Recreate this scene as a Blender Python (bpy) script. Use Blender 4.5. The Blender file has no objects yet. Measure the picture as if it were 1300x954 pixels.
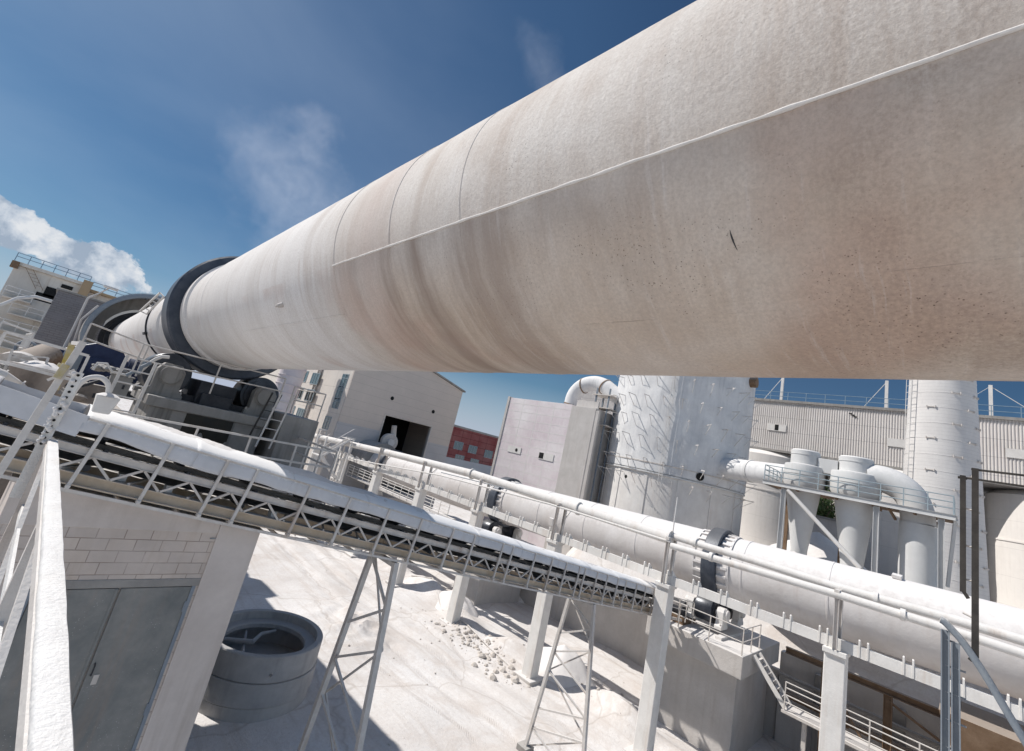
import bpy, bmesh, math, random
from mathutils import Vector, Matrix, noise
random.seed(7)
sc = bpy.context.scene
COL = sc.collection
V = Vector
R_ = math.radians
PI = math.pi
GZ = -10.8          # level of the yard; the eye of the camera is z = 0

# ------------------------------------------------------------------ camera
# photo: 1300 px wide, focal length 578 px; rows are the world axes seen by the camera
F_, CX, CY = 578.0, 650.0, 432.5
def _c(px, py): return V((px - CX, -(py - CY), F_))
UP = _c(1200, -1840).normalized()
KD = _c(68, 438); KD = (KD - UP * KD.dot(UP)).normalized()
PD = UP.cross(KD)
if PD.x < 0: PD = -PD
def ray(px, py):
    c = _c(px, py)
    return V((PD.dot(c), KD.dot(c), UP.dot(c))).normalized()
def P(px, py, ax, val):
    """where the sight line of a photo pixel meets the world plane axis=val"""
    r = ray(px, py); return r * (val / r[ax])
cam_d = bpy.data.cameras.new('camera'); cam = bpy.data.objects.new('camera', cam_d); COL.objects.link(cam)
rt = V((PD.x, KD.x, UP.x)); upv = V((PD.y, KD.y, UP.y)); fw = V((PD.z, KD.z, UP.z))
cam.matrix_world = Matrix(((rt.x, upv.x, -fw.x, 0), (rt.y, upv.y, -fw.y, 0), (rt.z, upv.z, -fw.z, 0), (0, 0, 0, 1)))
cam_d.sensor_width = 36; cam_d.lens = 36 * F_ / 1300; cam_d.shift_y = -44.5 / 1300
cam_d.clip_start = 0.05; cam_d.clip_end = 5000
sc.camera = cam

# ------------------------------------------------------------------ materials
def nodes_of(m):
    m.use_nodes = True
    return m.node_tree.nodes, m.node_tree.links
class NT:
    def __init__(s, tree): s.t = tree; s.n = tree.nodes; s.l = tree.links
    def a(s, typ, ins=None, **kw):
        nd = s.n.new(typ)
        for k, v in kw.items(): setattr(nd, k, v)
        if ins:
            for k, v in ins.items():
                if hasattr(v, 'is_output') or isinstance(v, bpy.types.NodeSocket): s.l.new(v, nd.inputs[k])
                else: nd.inputs[k].default_value = v
        return nd
    def math(s, op, a, b=0.0, c=None):
        nd = s.n.new('ShaderNodeMath'); nd.operation = op
        for i, v in enumerate((a, b, c)):
            if v is None: continue
            if isinstance(v, bpy.types.NodeSocket): s.l.new(v, nd.inputs[i])
            else: nd.inputs[i].default_value = v
        return nd.outputs[0]
    def noise(s, vec, scale, detail=4, rough=.55, dist=0.0):
        nd = s.a('ShaderNodeTexNoise', {'Vector': vec, 'Scale': scale, 'Detail': detail, 'Roughness': rough, 'Distortion': dist})
        return nd.outputs['Fac']
    def ramp(s, fac, stops, interp='LINEAR'):
        nd = s.n.new('ShaderNodeValToRGB'); nd.color_ramp.interpolation = interp
        e = nd.color_ramp.elements
        while len(e) < len(stops): e.new(.5)
        for i, (p, c) in enumerate(stops):
            e[i].position = p
            e[i].color = (c, c, c, 1) if isinstance(c, (int, float)) else (*c, 1)
        s.l.new(fac, nd.inputs[0]); return nd.outputs[0]
    def mix(s, fac, a, b, blend='MIX'):
        nd = s.n.new('ShaderNodeMix'); nd.data_type = 'RGBA'; nd.blend_type = blend
        for i, v in ((0, fac), (6, a), (7, b)):
            if isinstance(v, bpy.types.NodeSocket): s.l.new(v, nd.inputs[i])
            elif isinstance(v, (int, float)): nd.inputs[i].default_value = v
            else: nd.inputs[i].default_value = (*v, 1)
        return nd.outputs[2]
    def scale(s, vec, sx, sy, sz):
        nd = s.n.new('ShaderNodeMapping'); s.l.new(vec, nd.inputs[0]); nd.inputs['Scale'].default_value = (sx, sy, sz); return nd.outputs[0]

def dusty(name, col, col2, dust=None, nscale=1.5, rough=.85, bump=.15, bscale=12, streak=0.0, streak_col=(.18, .12, .08),
          dust_amt=.5, metallic=0.0, brick=None, edge=0.0, bands=None, lines=None, speck=0.0):
    """weathered surface: two-tone noise, vertical run streaks, lime dust lying on upward faces"""
    m = bpy.data.materials.new(name); m.use_nodes = True; t = NT(m.node_tree)
    b = t.n['Principled BSDF']
    tc = t.a('ShaderNodeTexCoord'); geo = t.a('ShaderNodeNewGeometry')
    pos = geo.outputs['Position']
    n1 = t.noise(pos, nscale, 6, .62, .3)
    c = t.mix(t.ramp(n1, [(.32, 0), (.68, 1)]), col, col2)
    n2 = t.noise(pos, nscale * 9, 5, .6)
    c = t.mix(t.ramp(n2, [(.35, .12), (.7, 0)]), c, [x * .62 for x in col])
    hgt = t.noise(pos, bscale, 6, .6)
    if brick:
        bw, bh, plane, mort = brick
        sep = t.a('ShaderNodeSeparateXYZ', {0: pos})
        cm = t.a('ShaderNodeCombineXYZ', {0: sep.outputs[plane], 1: sep.outputs[2]})
        bt = t.a('ShaderNodeTexBrick', {'Vector': cm.outputs[0], 'Color1': (.92, .92, .92, 1), 'Color2': (1.05, 1.03, 1.0, 1), 'Mortar': (.58, .54, .51, 1),
                                        'Scale': 1.0, 'Mortar Size': mort, 'Brick Width': bw, 'Row Height': bh, 'Mortar Smooth': .4})
        fade = t.ramp(t.noise(pos, 1.3, 4), [(.34, .3), (.55, 1)])
        c = t.mix(fade, c, t.mix(1.0, c, bt.outputs['Color'], 'MULTIPLY'))
        hgt = t.math('ADD', t.math('MULTIPLY', hgt, .6), t.math('MULTIPLY', bt.outputs['Fac'], -1.0))
    if lines:      # (axis, spacing, width, darkness) joints as real surface pattern
        sep = t.a('ShaderNodeSeparateXYZ', {0: pos})
        for ax, sp, w, dk in lines:
            fr = t.math('FRACT', t.math('DIVIDE', sep.outputs[ax], sp))
            ln = t.math('LESS_THAN', fr, w / sp)
            c = t.mix(t.math('MULTIPLY', ln, dk), c, [x * .45 for x in col])
    if streak:
        sv = t.scale(pos, 2.6, 2.6, .16)
        sn = t.noise(sv, 1.4, 5, .6)
        big = t.noise(pos, .5, 3)
        fac = t.math('MULTIPLY', t.ramp(sn, [(.5, 0), (.74, 1)]), t.ramp(big, [(.38, .2), (.6, 1)]))
        c = t.mix(t.math('MULTIPLY', fac, streak), c, streak_col)
    if speck:
        vo = t.a('ShaderNodeTexVoronoi', {'Vector': pos, 'Scale': 26.0}); 
        sp = t.ramp(vo.outputs['Distance'], [(.06, 1), (.16, 0)])
        c = t.mix(t.math('MULTIPLY', t.math('MULTIPLY', sp, t.ramp(t.noise(pos, 2.2, 3), [(.5, 0), (.62, 1)])), speck), c, (.12, .08, .06) if speck < 1 else (.62, .62, .60))
    if dust:
        sep = t.a('ShaderNodeSeparateXYZ', {0: geo.outputs['Normal']})
        up = t.ramp(t.math('ADD', sep.outputs[2], t.math('MULTIPLY', t.math('SUBTRACT', n2, .5), .9)), [(.25, 0), (.7, 1)])
        c = t.mix(t.math('MULTIPLY', up, dust_amt), c, dust)
    t.l.new(c, b.inputs['Base Color'])
    b.inputs['Roughness'].default_value = rough; b.inputs['Metallic'].default_value = metallic
    b.inputs['Specular IOR Level'].default_value = .25
    if bump:
        bp = t.a('ShaderNodeBump', {'Strength': bump, 'Distance': .03, 'Height': hgt})
        t.l.new(bp.outputs[0], b.inputs['Normal'])
    return m

LIME = (.76, .735, .715)
M = {}
M['white'] = dusty('lime_white_paint', (.72, .70, .67), (.62, .595, .57), LIME, 1.1, bump=.25, streak=.22, streak_col=(.42, .34, .28))
M['rackw'] = dusty('rack_white', (.76, .74, .71), (.66, .64, .61), LIME, 2.0, bump=.25, streak=.4, streak_col=(.42, .30, .21))
M['steel'] = dusty('dusty_beige_steel', (.50, .465, .43), (.62, .58, .54), LIME, 5, bump=.3, bscale=40, dust_amt=.55, streak=.5, streak_col=(.30, .19, .12))
M['rail'] = dusty('rail_paint', (.55, .52, .49), (.66, .63, .60), LIME, 6, bump=.2, bscale=50, dust_amt=.6, streak=.6, streak_col=(.33, .21, .13))
M['chip'] = dusty('chipped_rail_paint', (.80, .79, .77), (.66, .645, .63), (.86, .85, .84), 9, bump=.35, bscale=90, streak=.3, streak_col=(.55, .38, .16), speck=.8, dust_amt=.4)
M['tan'] = dusty('tan_stained_beam', (.45, .37, .28), (.56, .48, .39), (.63, .62, .62), 3, bump=.3, streak=.5, streak_col=(.5, .33, .15), dust_amt=.8)
M['dark'] = dusty('black_grease', (.022, .024, .03), (.05, .052, .06), (.3, .29, .28), 3, rough=.55, bump=.2, dust_amt=.15)
M['tyre'] = dusty('worn_steel_tyre', (.045, .055, .075), (.10, .11, .13), (.45, .44, .42), 1.5, rough=.45, bump=.15, metallic=.35, dust_amt=.25)
M['oil'] = dusty('black_oil', (.012, .011, .01), (.02, .018, .012), None, 3, rough=.35, bump=.1)
M['rubber'] = dusty('belt_rubber', (.03, .029, .028), (.07, .066, .06), LIME, 4, rough=.8, bump=.2, dust_amt=.12)
M['conc'] = dusty('grey_concrete', (.33, .315, .295), (.24, .23, .22), (.62, .6, .57), 1.2, bump=.5, bscale=9, streak=.6, streak_col=(.13, .12, .11), lines=None)
M['concd'] = dusty('oily_concrete', (.32, .305, .285), (.21, .20, .19), (.42, .40, .38), 1.0, bump=.6, bscale=8, streak=.85, streak_col=(.02, .018, .015), dust_amt=.6)
M['brownc'] = dusty('brown_dusty_concrete', (.30, .255, .22), (.22, .185, .16), (.50, .47, .44), 1.4, bump=.6, streak=.6, streak_col=(.12, .09, .07), dust_amt=.7)
M['concl'] = dusty('pale_concrete', (.56, .53, .505), (.47, .445, .42), LIME, .9, bump=.45, bscale=8, streak=.35, streak_col=(.34, .29, .25), dust_amt=.8)
M['block'] = dusty('block_masonry', (.60, .53, .485), (.49, .43, .39), LIME, .8, bump=.5, bscale=10, brick=(.40, .20, 0, .008), streak=.75, streak_col=(.36, .27, .18))
M['render'] = dusty('plastered_pilaster', (.61, .55, .51), (.51, .455, .42), LIME, .8, bump=.3, bscale=10, streak=.65, streak_col=(.30, .25, .21))
M['greybrick'] = dusty('grey_brick', (.235, .225, .235), (.20, .195, .205), (.5, .49, .47), .6, bump=.3, brick=(.5, .16, 0, .012))
M['door'] = dusty('grey_steel_door', (.15, .16, .16), (.27, .265, .25), (.5, .5, .5), 1.3, rough=.55, bump=.2, speck=1.0, streak=.6, streak_col=(.30, .22, .17), dust_amt=.3)
M['cover'] = dusty('dusty_cover_sheet', (.60, .61, .64), (.52, .53, .555), (.86, .85, .84), 1.6, bump=.2, dust_amt=1.0, streak=.25, streak_col=(.4, .36, .33))
M['ring'] = dusty('precast_ring', (.46, .45, .445), (.36, .35, .35), (.42, .41, .40), 1.6, bump=.4, streak=.35, streak_col=(.12, .12, .12), dust_amt=.7)
M['clad'] = dusty('beige_cladding', (.60, .53, .475), (.55, .49, .44), LIME, .4, bump=.1, bscale=4, lines=[(2, 1.0, .03, .45)])
M['cladlow'] = dusty('grey_lower_cladding', (.50, .49, .495), (.45, .44, .445), LIME, .4, bump=.1, lines=[(2, 1.0, .03, .4)])
M['office'] = dusty('office_panel', (.70, .65, .59), (.63, .58, .53), LIME, .3, bump=.2, lines=[(2, 3.0, .05, .5), (1, 3.0, .05, .4)], streak=.25, streak_col=(.4, .34, .28))
M['oldwall'] = dusty('old_beige_render', (.66, .615, .55), (.56, .52, .47), LIME, .35, bump=.2, streak=.5, streak_col=(.33, .25, .17))
M['ochre'] = dusty('ochre_brickwork', (.45, .32, .19), (.38, .28, .18), LIME, 1, bump=.2)
M['purple'] = dusty('faded_lilac_panels', (.50, .43, .47), (.62, .57, .58), LIME, .35, bump=.25, streak=.5, streak_col=(.70, .67, .66), nscale=None) if False else \
    dusty('faded_lilac_panels', (.60, .515, .535), (.74, .70, .695), LIME, .33, bump=.3, bscale=6, streak=.5, streak_col=(.74, .71, .70))
M['red'] = dusty('red_cladding', (.20, .04, .04), (.27, .12, .11), LIME, .2, bump=.1, lines=[(2, 1.6, .15, .7), (0, 3.0, .2, .5)])
M['tower'] = dusty('galvanised_dusty_sheet', (.74, .735, .725), (.55, .55, .555), LIME, .5, rough=.85, bump=.22, bscale=3.0, streak=.6, streak_col=(.40, .40, .41))
M['stack'] = dusty('white_brick_stack', (.66, .64, .62), (.58, .56, .545), LIME, .5, bump=.5, lines=[(2, .3, .04, .2)], streak=.2, streak_col=(.5, .47, .44))
M['silo'] = dusty('cream_silo', (.76, .725, .685), (.70, .665, .63), LIME, .3, bump=.2, streak=.3, streak_col=(.47, .42, .37), lines=[(2, 2.4, .04, .25)])
M['corr'] = dusty('corrugated_pale_sheet', (.70, .665, .635), (.63, .595, .565), LIME, .4, bump=.1, lines=[(2, 1.7, .06, .5)], streak=.35, streak_col=(.42, .37, .33))
M['cyc'] = dusty('pale_plate', (.62, .62, .61), (.54, .54, .535), LIME, .5, bump=.15, streak=.3, streak_col=(.46, .42, .38))
M['rust'] = dusty('rust_brown', (.16, .10, .06), (.24, .165, .11), (.5, .46, .42), 2, bump=.3)
M['blue'] = dusty('navy_machine_paint', (.02, .03, .075), (.035, .05, .11), (.4, .4, .42), 3, rough=.45, bump=.1, dust_amt=.25)
M['bluerail'] = dusty('blue_grey_rail', (.16, .24, .32), (.24, .31, .38), None, 3, bump=0)
M['lblue'] = dusty('pale_blue_grey_frame', (.33, .39, .42), (.28, .34, .37), None, 3, bump=0)
M['yellow'] = dusty('worn_yellow_paint', (.45, .34, .06), (.50, .46, .38), LIME, 5, bump=.2, dust_amt=.5)
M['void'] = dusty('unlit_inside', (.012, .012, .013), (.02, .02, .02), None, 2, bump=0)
M['bark'] = dusty('bark', (.12, .09, .07), (.18, .14, .11), None, 6)
M['lime'] = dusty('lime_heap', (.77, .745, .725), (.68, .65, .63), None, .7, bump=.9, bscale=3)
M['rock'] = dusty('limestone_lumps', (.62, .57, .52), (.48, .44, .40), None, 2, bump=.6)
M['roller'] = dusty('roller_black_steel', (.035, .04, .05), (.08, .085, .10), (.5, .49, .47), 2.5, rough=.35, bump=.1, metallic=.4, dust_amt=.2)
M['darkpost'] = dusty('grimy_dark_post', (.035, .033, .032), (.07, .065, .06), (.3, .28, .26), 3, bump=.3, streak=.8, streak_col=(.03, .03, .03))
M['greypost'] = dusty('blue_grey_post', (.19, .22, .26), (.25, .28, .31), (.6, .6, .6), 3, bump=.2)
def glass_mat():
    m = bpy.data.materials.new('window_glass'); m.use_nodes = True; b = m.node_tree.nodes['Principled BSDF']
    b.inputs['Base Color'].default_value = (.07, .12, .14, 1); b.inputs['Roughness'].default_value = .12; b.inputs['Specular IOR Level'].default_value = .8
    return m
M['glass'] = glass_mat()
def leaf_mat():
    m = bpy.data.materials.new('leaves'); m.use_nodes = True; t = NT(m.node_tree); b = t.n['Principled BSDF']
    g = t.a('ShaderNodeNewGeometry')
    c = t.ramp(t.noise(g.outputs['Position'], 2.5, 3), [(.3, (.03, .07, .02)), (.6, (.08, .13, .035)), (.8, (.16, .20, .08))])
    t.l.new(c, b.inputs['Base Color']); b.inputs['Roughness'].default_value = .6
    return m
M['leaf'] = leaf_mat()

def kiln_mat():
    """upper kiln shell: lime-crusted plate, heat-stained rings along its length, grainy crust, pits; object space has y along the kiln"""
    m = bpy.data.materials.new('kiln_shell_crust'); m.use_nodes = True; t = NT(m.node_tree); b = t.n['Principled BSDF']
    tc = t.a('ShaderNodeTexCoord'); pos = tc.outputs['Object']
    sep = t.a('ShaderNodeSeparateXYZ', {0: pos}); x, y, z = sep.outputs; z = t.math('ADD', z, t.math('MULTIPLY', y, .0319))
    # plates either side of the long weld
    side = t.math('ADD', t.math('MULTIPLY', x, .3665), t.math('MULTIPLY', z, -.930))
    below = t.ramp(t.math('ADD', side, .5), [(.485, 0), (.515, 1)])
    yn = t.math('DIVIDE', t.math('ADD', y, 10.0), 60.0)
    def band(a, b_, s=.25):
        k = lambda v: (v + 10) / 60
        return t.ramp(yn, [(k(a - s), 0), (k(a + s), 1), (k(b_ - s), 1), (k(b_ + s), 0)])
    wig = t.noise(pos, .8, 3)
    ringv = t.a('ShaderNodeCombineXYZ', {0: t.math('MULTIPLY', x, .10), 1: t.math('ADD', t.math('MULTIPLY', y, 1.0), t.math('MULTIPLY', wig, .35)), 2: t.math('MULTIPLY', z, .10)}).outputs[0]
    rn = t.noise(ringv, 1.9, 6, .6)
    rings = t.ramp(rn, [(.44, 0), (.66, 1)])
    cloud = t.noise(pos, .75, 7, .68, .6)
    cl = t.ramp(cloud, [(.36, 0), (.66, 1)])
    base = t.mix(cl, (.69, .66, .625), (.60, .56, .52))
    # far clean part
    base = t.mix(band(7.4, 45, .8), base, t.mix(rings, (.74, .72, .70), (.67, .645, .62)))
    # darker lower plate, browner
    stain_bounce = t.mix(cl, (.62, .50, .39), (.52, .41, .31))
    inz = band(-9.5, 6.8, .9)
    grad = t.ramp(t.math('MULTIPLY_ADD', side, .25, .5), [(.38, 0), (.50, .30), (.62, .72), (.9, 1)])      # tan stain, with warm ground bounce painted in, growing towards the underside
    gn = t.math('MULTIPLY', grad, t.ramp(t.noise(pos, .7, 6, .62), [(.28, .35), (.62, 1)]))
    base = t.mix(t.math('MULTIPLY', t.math('MULTIPLY', gn, inz), .85), base, stain_bounce)
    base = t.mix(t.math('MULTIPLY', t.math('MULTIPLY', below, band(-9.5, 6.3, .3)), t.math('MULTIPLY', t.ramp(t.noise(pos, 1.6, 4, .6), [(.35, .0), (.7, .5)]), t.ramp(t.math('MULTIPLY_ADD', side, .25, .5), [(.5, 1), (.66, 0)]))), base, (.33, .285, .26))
    # brown heat rings
    fr = t.math('MULTIPLY', rings, t.math('MULTIPLY', t.ramp(cloud, [(.3, .15), (.6, 1)]), band(-9, 8.2, .9)))
    base = t.mix(t.math('MULTIPLY', fr, .30), base, (.35, .25, .19))
    # pinkish ring of the upper plate
    base = t.mix(t.math('MULTIPLY', band(5.5, 6.3, .5), .45), base, (.52, .40, .35))
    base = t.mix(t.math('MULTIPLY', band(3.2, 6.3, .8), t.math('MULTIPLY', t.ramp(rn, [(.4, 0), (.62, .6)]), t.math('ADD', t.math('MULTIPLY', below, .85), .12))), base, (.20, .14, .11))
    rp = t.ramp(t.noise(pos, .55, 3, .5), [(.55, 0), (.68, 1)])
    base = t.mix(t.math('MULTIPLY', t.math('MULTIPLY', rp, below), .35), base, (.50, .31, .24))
    fine = t.noise(t.a('ShaderNodeCombineXYZ', {0: t.math('MULTIPLY', x, .35), 1: t.math('ADD', t.math('MULTIPLY', y, 6.0), t.math('MULTIPLY', wig, 1.2)), 2: t.math('MULTIPLY', z, .35)}).outputs[0], 2.2, 8, .7)
    base = t.mix(t.math('MULTIPLY', t.ramp(fine, [(.45, 0), (.72, 1)]), t.math('MULTIPLY', t.ramp(t.noise(pos, .8, 4, .6), [(.4, .05), (.62, .4)]), 1.0)), base, (.40, .31, .25))
    base = t.mix(t.math('MULTIPLY', t.ramp(fine, [(.30, .35), (.42, 0)]), 1.0), base, (.74, .71, .69))
    # grain and pits
    gr = t.noise(pos, 38, 5, .7)
    base = t.mix(t.ramp(gr, [(.3, .38), (.62, 0)]), base, (.30, .255, .225))
    vo = t.a('ShaderNodeTexVoronoi', {'Vector': pos, 'Scale': 46.0, 'Randomness': 1.0})
    pit = t.math('MULTIPLY', t.ramp(vo.outputs['Distance'], [(.16, 1), (.28, 0)]), t.math('MULTIPLY', t.ramp(t.noise(pos, 30, 2, .6), [(.52, 0), (.6, 1)]), t.ramp(t.noise(pos, 1.1, 5, .6), [(.46, 0), (.62, 1)])))
    pit = t.math('MULTIPLY', pit, band(-9.5, 4.5, .8))
    dk2 = t.math('MULTIPLY', band(-9.8, .4, 1.2), t.ramp(t.noise(pos, .8, 6, .65, .4), [(.42, 0), (.62, 1)]))
    base = t.mix(t.math('MULTIPLY', t.math('MULTIPLY', dk2, t.ramp(gr, [(.35, .9), (.65, .25)])), .6), base, (.22, .15, .11))
    base = t.mix(t.math('MULTIPLY', pit, .8), base, (.07, .045, .035))
    t.l.new(base, b.inputs['Base Color']); b.inputs['Roughness'].default_value = .9; b.inputs['Specular IOR Level'].default_value = .2
    crust = t.noise(pos, 17, 8, .72)
    lump = t.noise(pos, 4, 4, .6); dent = t.noise(pos, .9, 3, .5)
    amt = t.mix(below, (1, 1, 1), (.7, .7, .7))
    amt = t.math('MULTIPLY', t.a('ShaderNodeSeparateColor', {0: amt}).outputs[0], t.math('ADD', t.math('MULTIPLY', band(-9.5, 3.6, 1.8), .75), .14))
    h = t.math('SUBTRACT', t.math('MULTIPLY', t.math('ADD', crust, t.math('MULTIPLY', lump, .4)), amt), t.math('MULTIPLY', pit, .25))
    h = t.math('ADD', t.math('ADD', h, t.math('MULTIPLY', rn, .12)), t.math('MULTIPLY', dent, 1.6))
    bp = t.a('ShaderNodeBump', {'Strength': .55, 'Distance': .025, 'Height': h}); t.l.new(bp.outputs[0], b.inputs['Normal'])
    return m
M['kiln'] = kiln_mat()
M['kiln2'] = dusty('white_kiln_shell', (.70, .675, .66), (.56, .525, .50), LIME, .45, bump=.35, bscale=7, streak=.35, streak_col=(.45, .38, .34), dust_amt=.9)

# ------------------------------------------------------------------ mesh builder
def basis(d, up=V((0, 0, 1))):
    d = d.normalized()
    if abs(d.dot(up)) > .98: up = V((0, 1, 0))
    s = d.cross(up).normalized(); u = s.cross(d).normalized()
    return d, s, u
def smooth(pts, n=6):
    pts = [V(p) for p in pts]; out = []
    for i in range(len(pts)-1):
        p0, p1, p2, p3 = pts[max(i-1, 0)], pts[i], pts[i+1], pts[min(i+2, len(pts)-1)]
        for k in range(n):
            t = k/n; out.append(.5*((2*p1) + (p2-p0)*t + (2*p0-5*p1+4*p2-p3)*t*t + (3*p1-p0-3*p2+p3)*t**3))
    return out + [pts[-1]]
class MB:
    def __init__(s): s.v = []; s.f = []; s.sm = False
    def poly(s, pts):
        n = len(s.v); s.v += [V(p) for p in pts]; s.f.append(tuple(range(n, n + len(pts)))); return s
    def hexa(s, b4, t4):
        n = len(s.v); s.v += [V(p) for p in b4] + [V(p) for p in t4]
        s.f += [(n+3, n+2, n+1, n), (n+4, n+5, n+6, n+7)] + [(n+i, n+(i+1) % 4, n+4+(i+1) % 4, n+4+i) for i in range(4)]
        return s
    def box(s, a, b):
        x0, x1 = sorted((a[0], b[0])); y0, y1 = sorted((a[1], b[1])); z0, z1 = sorted((a[2], b[2]))
        return s.hexa([(x0, y0, z0), (x1, y0, z0), (x1, y1, z0), (x0, y1, z0)], [(x0, y0, z1), (x1, y0, z1), (x1, y1, z1), (x0, y1, z1)])
    def cbox(s, c, sx, sy, sz): return s.box((c[0]-sx/2, c[1]-sy/2, c[2]-sz/2), (c[0]+sx/2, c[1]+sy/2, c[2]+sz/2))
    def beam(s, a, b, w, h=None, up=V((0, 0, 1))):
        a, b = V(a), V(b); h = h or w; d, sd, u = basis(b - a, V(up)); sd = sd * w / 2; u = u * h / 2
        return s.hexa([a-sd-u, a+sd-u, a+sd+u, a-sd+u], [b-sd-u, b+sd-u, b+sd+u, b-sd+u])
    def chan(s, a, b, w, h, t=.012, up=V((0, 0, 1))):
        """I section"""
        a, b = V(a), V(b); d, sd, u = basis(b - a, V(up))
        s.beam(a + u*(h/2-t/2), b + u*(h/2-t/2), w, t, up); s.beam(a - u*(h/2-t/2), b - u*(h/2-t/2), w, t, up); s.beam(a, b, t, h - 2*t - .002, up); return s
    def lathe(s, prof, o, d, n=32, a0=0, a1=2*PI, up=V((0, 0, 1)), closed=None, wob=0):
        """prof: (radius, distance along d). angle 0 = side, grows towards up"""
        o = V(o); d, sd, u = basis(V(d), V(up)); full = abs(a1 - a0 - 2*PI) < 1e-6
        m = n if full else n + 1; st = len(s.v)
        for (r, t) in prof:
            for i in range(m):
                a = a0 + (a1 - a0) * i / n
                rr = r * (1 + wob * noise.noise(V((math.cos(a)*2, math.sin(a)*2, t*.7)))) if wob else r
                s.v.append(o + d*t + sd*math.cos(a)*rr + u*math.sin(a)*rr)
        for j in range(len(prof) - 1):
            for i in range(n):
                k = (i + 1) % m
                s.f.append((st+j*m+i, st+j*m+k, st+(j+1)*m+k, st+(j+1)*m+i))
        s.sm = True
        return s
    def tube(s, a, b, r0, r1=None, n=12, caps=True):
        a, b = V(a), V(b); r1 = r0 if r1 is None else r1; L = (b - a).length
        prof = [(r0, 0), (r1, L)]
        if caps: prof = [(1e-4, 0)] + prof + [(1e-4, L)]
        return s.lathe(prof, a, b - a, n)
    def ptube(s, pts, r, n=10, caps=True):
        pts = [V(p) for p in pts]; st = len(s.v); k = len(pts); up = V((0, 0, 1)); prev = None
        for i, p in enumerate(pts):
            d = (pts[min(i+1, k-1)] - pts[max(i-1, 0)]).normalized()
            if prev is None: _, sd, u = basis(d)
            else:
                sd = (prev - d * prev.dot(d)).normalized(); u = sd.cross(d).normalized()
            prev = sd; rr = r[i] if isinstance(r, (list, tuple)) else r
            for j in range(n):
                a = 2*PI*j/n; s.v.append(p + sd*math.cos(a)*rr + u*math.sin(a)*rr)
        for i in range(k-1):
            for j in range(n):
                q = (j+1) % n; s.f.append((st+i*n+j, st+i*n+q, st+(i+1)*n+q, st+(i+1)*n+j))
        if caps:
            s.f.append(tuple(st+j for j in range(n))[::-1]); s.f.append(tuple(st+(k-1)*n+j for j in range(n)))
        s.sm = True; return s
    def grid(s, fn, nu, nv):
        st = len(s.v)
        for i in range(nu+1):
            for j in range(nv+1): s.v.append(V(fn(i/nu, j/nv)))
        for i in range(nu):
            for j in range(nv):
                a = st+i*(nv+1)+j; s.f.append((a, a+nv+1, a+nv+2, a+1))
        s.sm = True; return s
    def prism(s, pts, off):
        pts = [V(p) for p in pts]; off = V(off); n = len(pts); st = len(s.v)
        s.v += pts + [p + off for p in pts]
        s.f.append(tuple(range(st, st+n))[::-1]); s.f.append(tuple(range(st+n, st+2*n)))
        for i in range(n): s.f.append((st+i, st+(i+1) % n, st+n+(i+1) % n, st+n+i))
        return s
    def build(s, name, mat, parent=None, bevel=0.0, smooth=None, origin=None, weld=False):
        me = bpy.data.meshes.new(name)
        o = V(parent['_o']) if parent is not None and '_o' in parent else V((0, 0, 0))
        if parent is None and origin is not None: o = V(origin)
        me.from_pydata([tuple(p - o) for p in s.v], [], s.f)
        bm = bmesh.new(); bm.from_mesh(me)
        bmesh.ops.remove_doubles(bm, verts=bm.verts, dist=2e-4) if (s.sm or weld) else None
        bmesh.ops.recalc_face_normals(bm, faces=bm.faces)
        bm.to_mesh(me); bm.free()
        me.materials.append(M[mat] if isinstance(mat, str) else mat)
        ob = bpy.data.objects.new(name, me); COL.objects.link(ob)
        if parent is not None: ob.parent = parent; ob['_o'] = tuple(o)
        else: ob.location = o; ob['_o'] = tuple(o)
        if s.sm if smooth is None else smooth:
            me.shade_smooth(); me.set_sharp_from_angle(angle=R_(38))
        if bevel:
            md = ob.modifiers.new('bevel', 'BEVEL'); md.width = bevel; md.segments = 2; md.limit_method = 'ANGLE'; md.angle_limit = R_(40)
        return ob
def tag(o, label, cat, group=None, kind=None):
    if label: o['label'] = label
    if cat: o['category'] = cat
    if group: o['group'] = group
    if kind: o['kind'] = kind
    return o
def thing(name, label, cat, loc, group=None):
    o = bpy.data.objects.new(name, None); COL.objects.link(o); o.location = loc; o['_o'] = tuple(loc); o.empty_display_size = .3
    return tag(o, label, cat, group)
def dup(root, off, label=None):
    """copy of a thing with copies of its parts and sub-parts"""
    off = V(off)
    r = root.copy(); COL.objects.link(r); r.location = root.location + off; r['_o'] = tuple(r.location)
    if label: r['label'] = label
    for ch in list(root.children):
        c = ch.copy(); COL.objects.link(c); c.parent = r
        for g in list(ch.children):
            d = g.copy(); COL.objects.link(d); d.parent = c
    return r

# ------------------------------------------------------------------ world, sun
SAT = 1.12; SKR = [(.0, (1.7, 1.5, 1.3)), (.30, (1.6, 1.4, 1.25)), (.46, (.34, .40, .44)), (.62, (.42, .46, .50)), (.80, (.52, .60, .62)), (1.0, (.42, .52, .56))]; TINT = (.90, .97, 1.0); HZC = (4.2, 4.7, 6.0)
SUN = V((-.52, .80, 1.0)).normalized()
el = math.asin(SUN.z); az = math.atan2(SUN.x, SUN.y)
w = bpy.data.worlds.new('World'); sc.world = w; w.use_nodes = True; t = NT(w.node_tree)
bg = t.n['Background']
sky = t.a('ShaderNodeTexSky', sky_type='NISHITA'); sky.sun_disc = False; sky.sun_elevation = el; sky.sun_rotation = az
sky.air_density = 1.0; sky.dust_density = .6; sky.ozone_density = 1.6; sky.altitude = 300
tcw = t.a('ShaderNodeTexCoord'); dirv = tcw.outputs['Generated']
def dot(v): return t.a('ShaderNodeVectorMath', {0: dirv, 1: tuple(v)}, operation='DOT_PRODUCT').outputs['Value']
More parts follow.
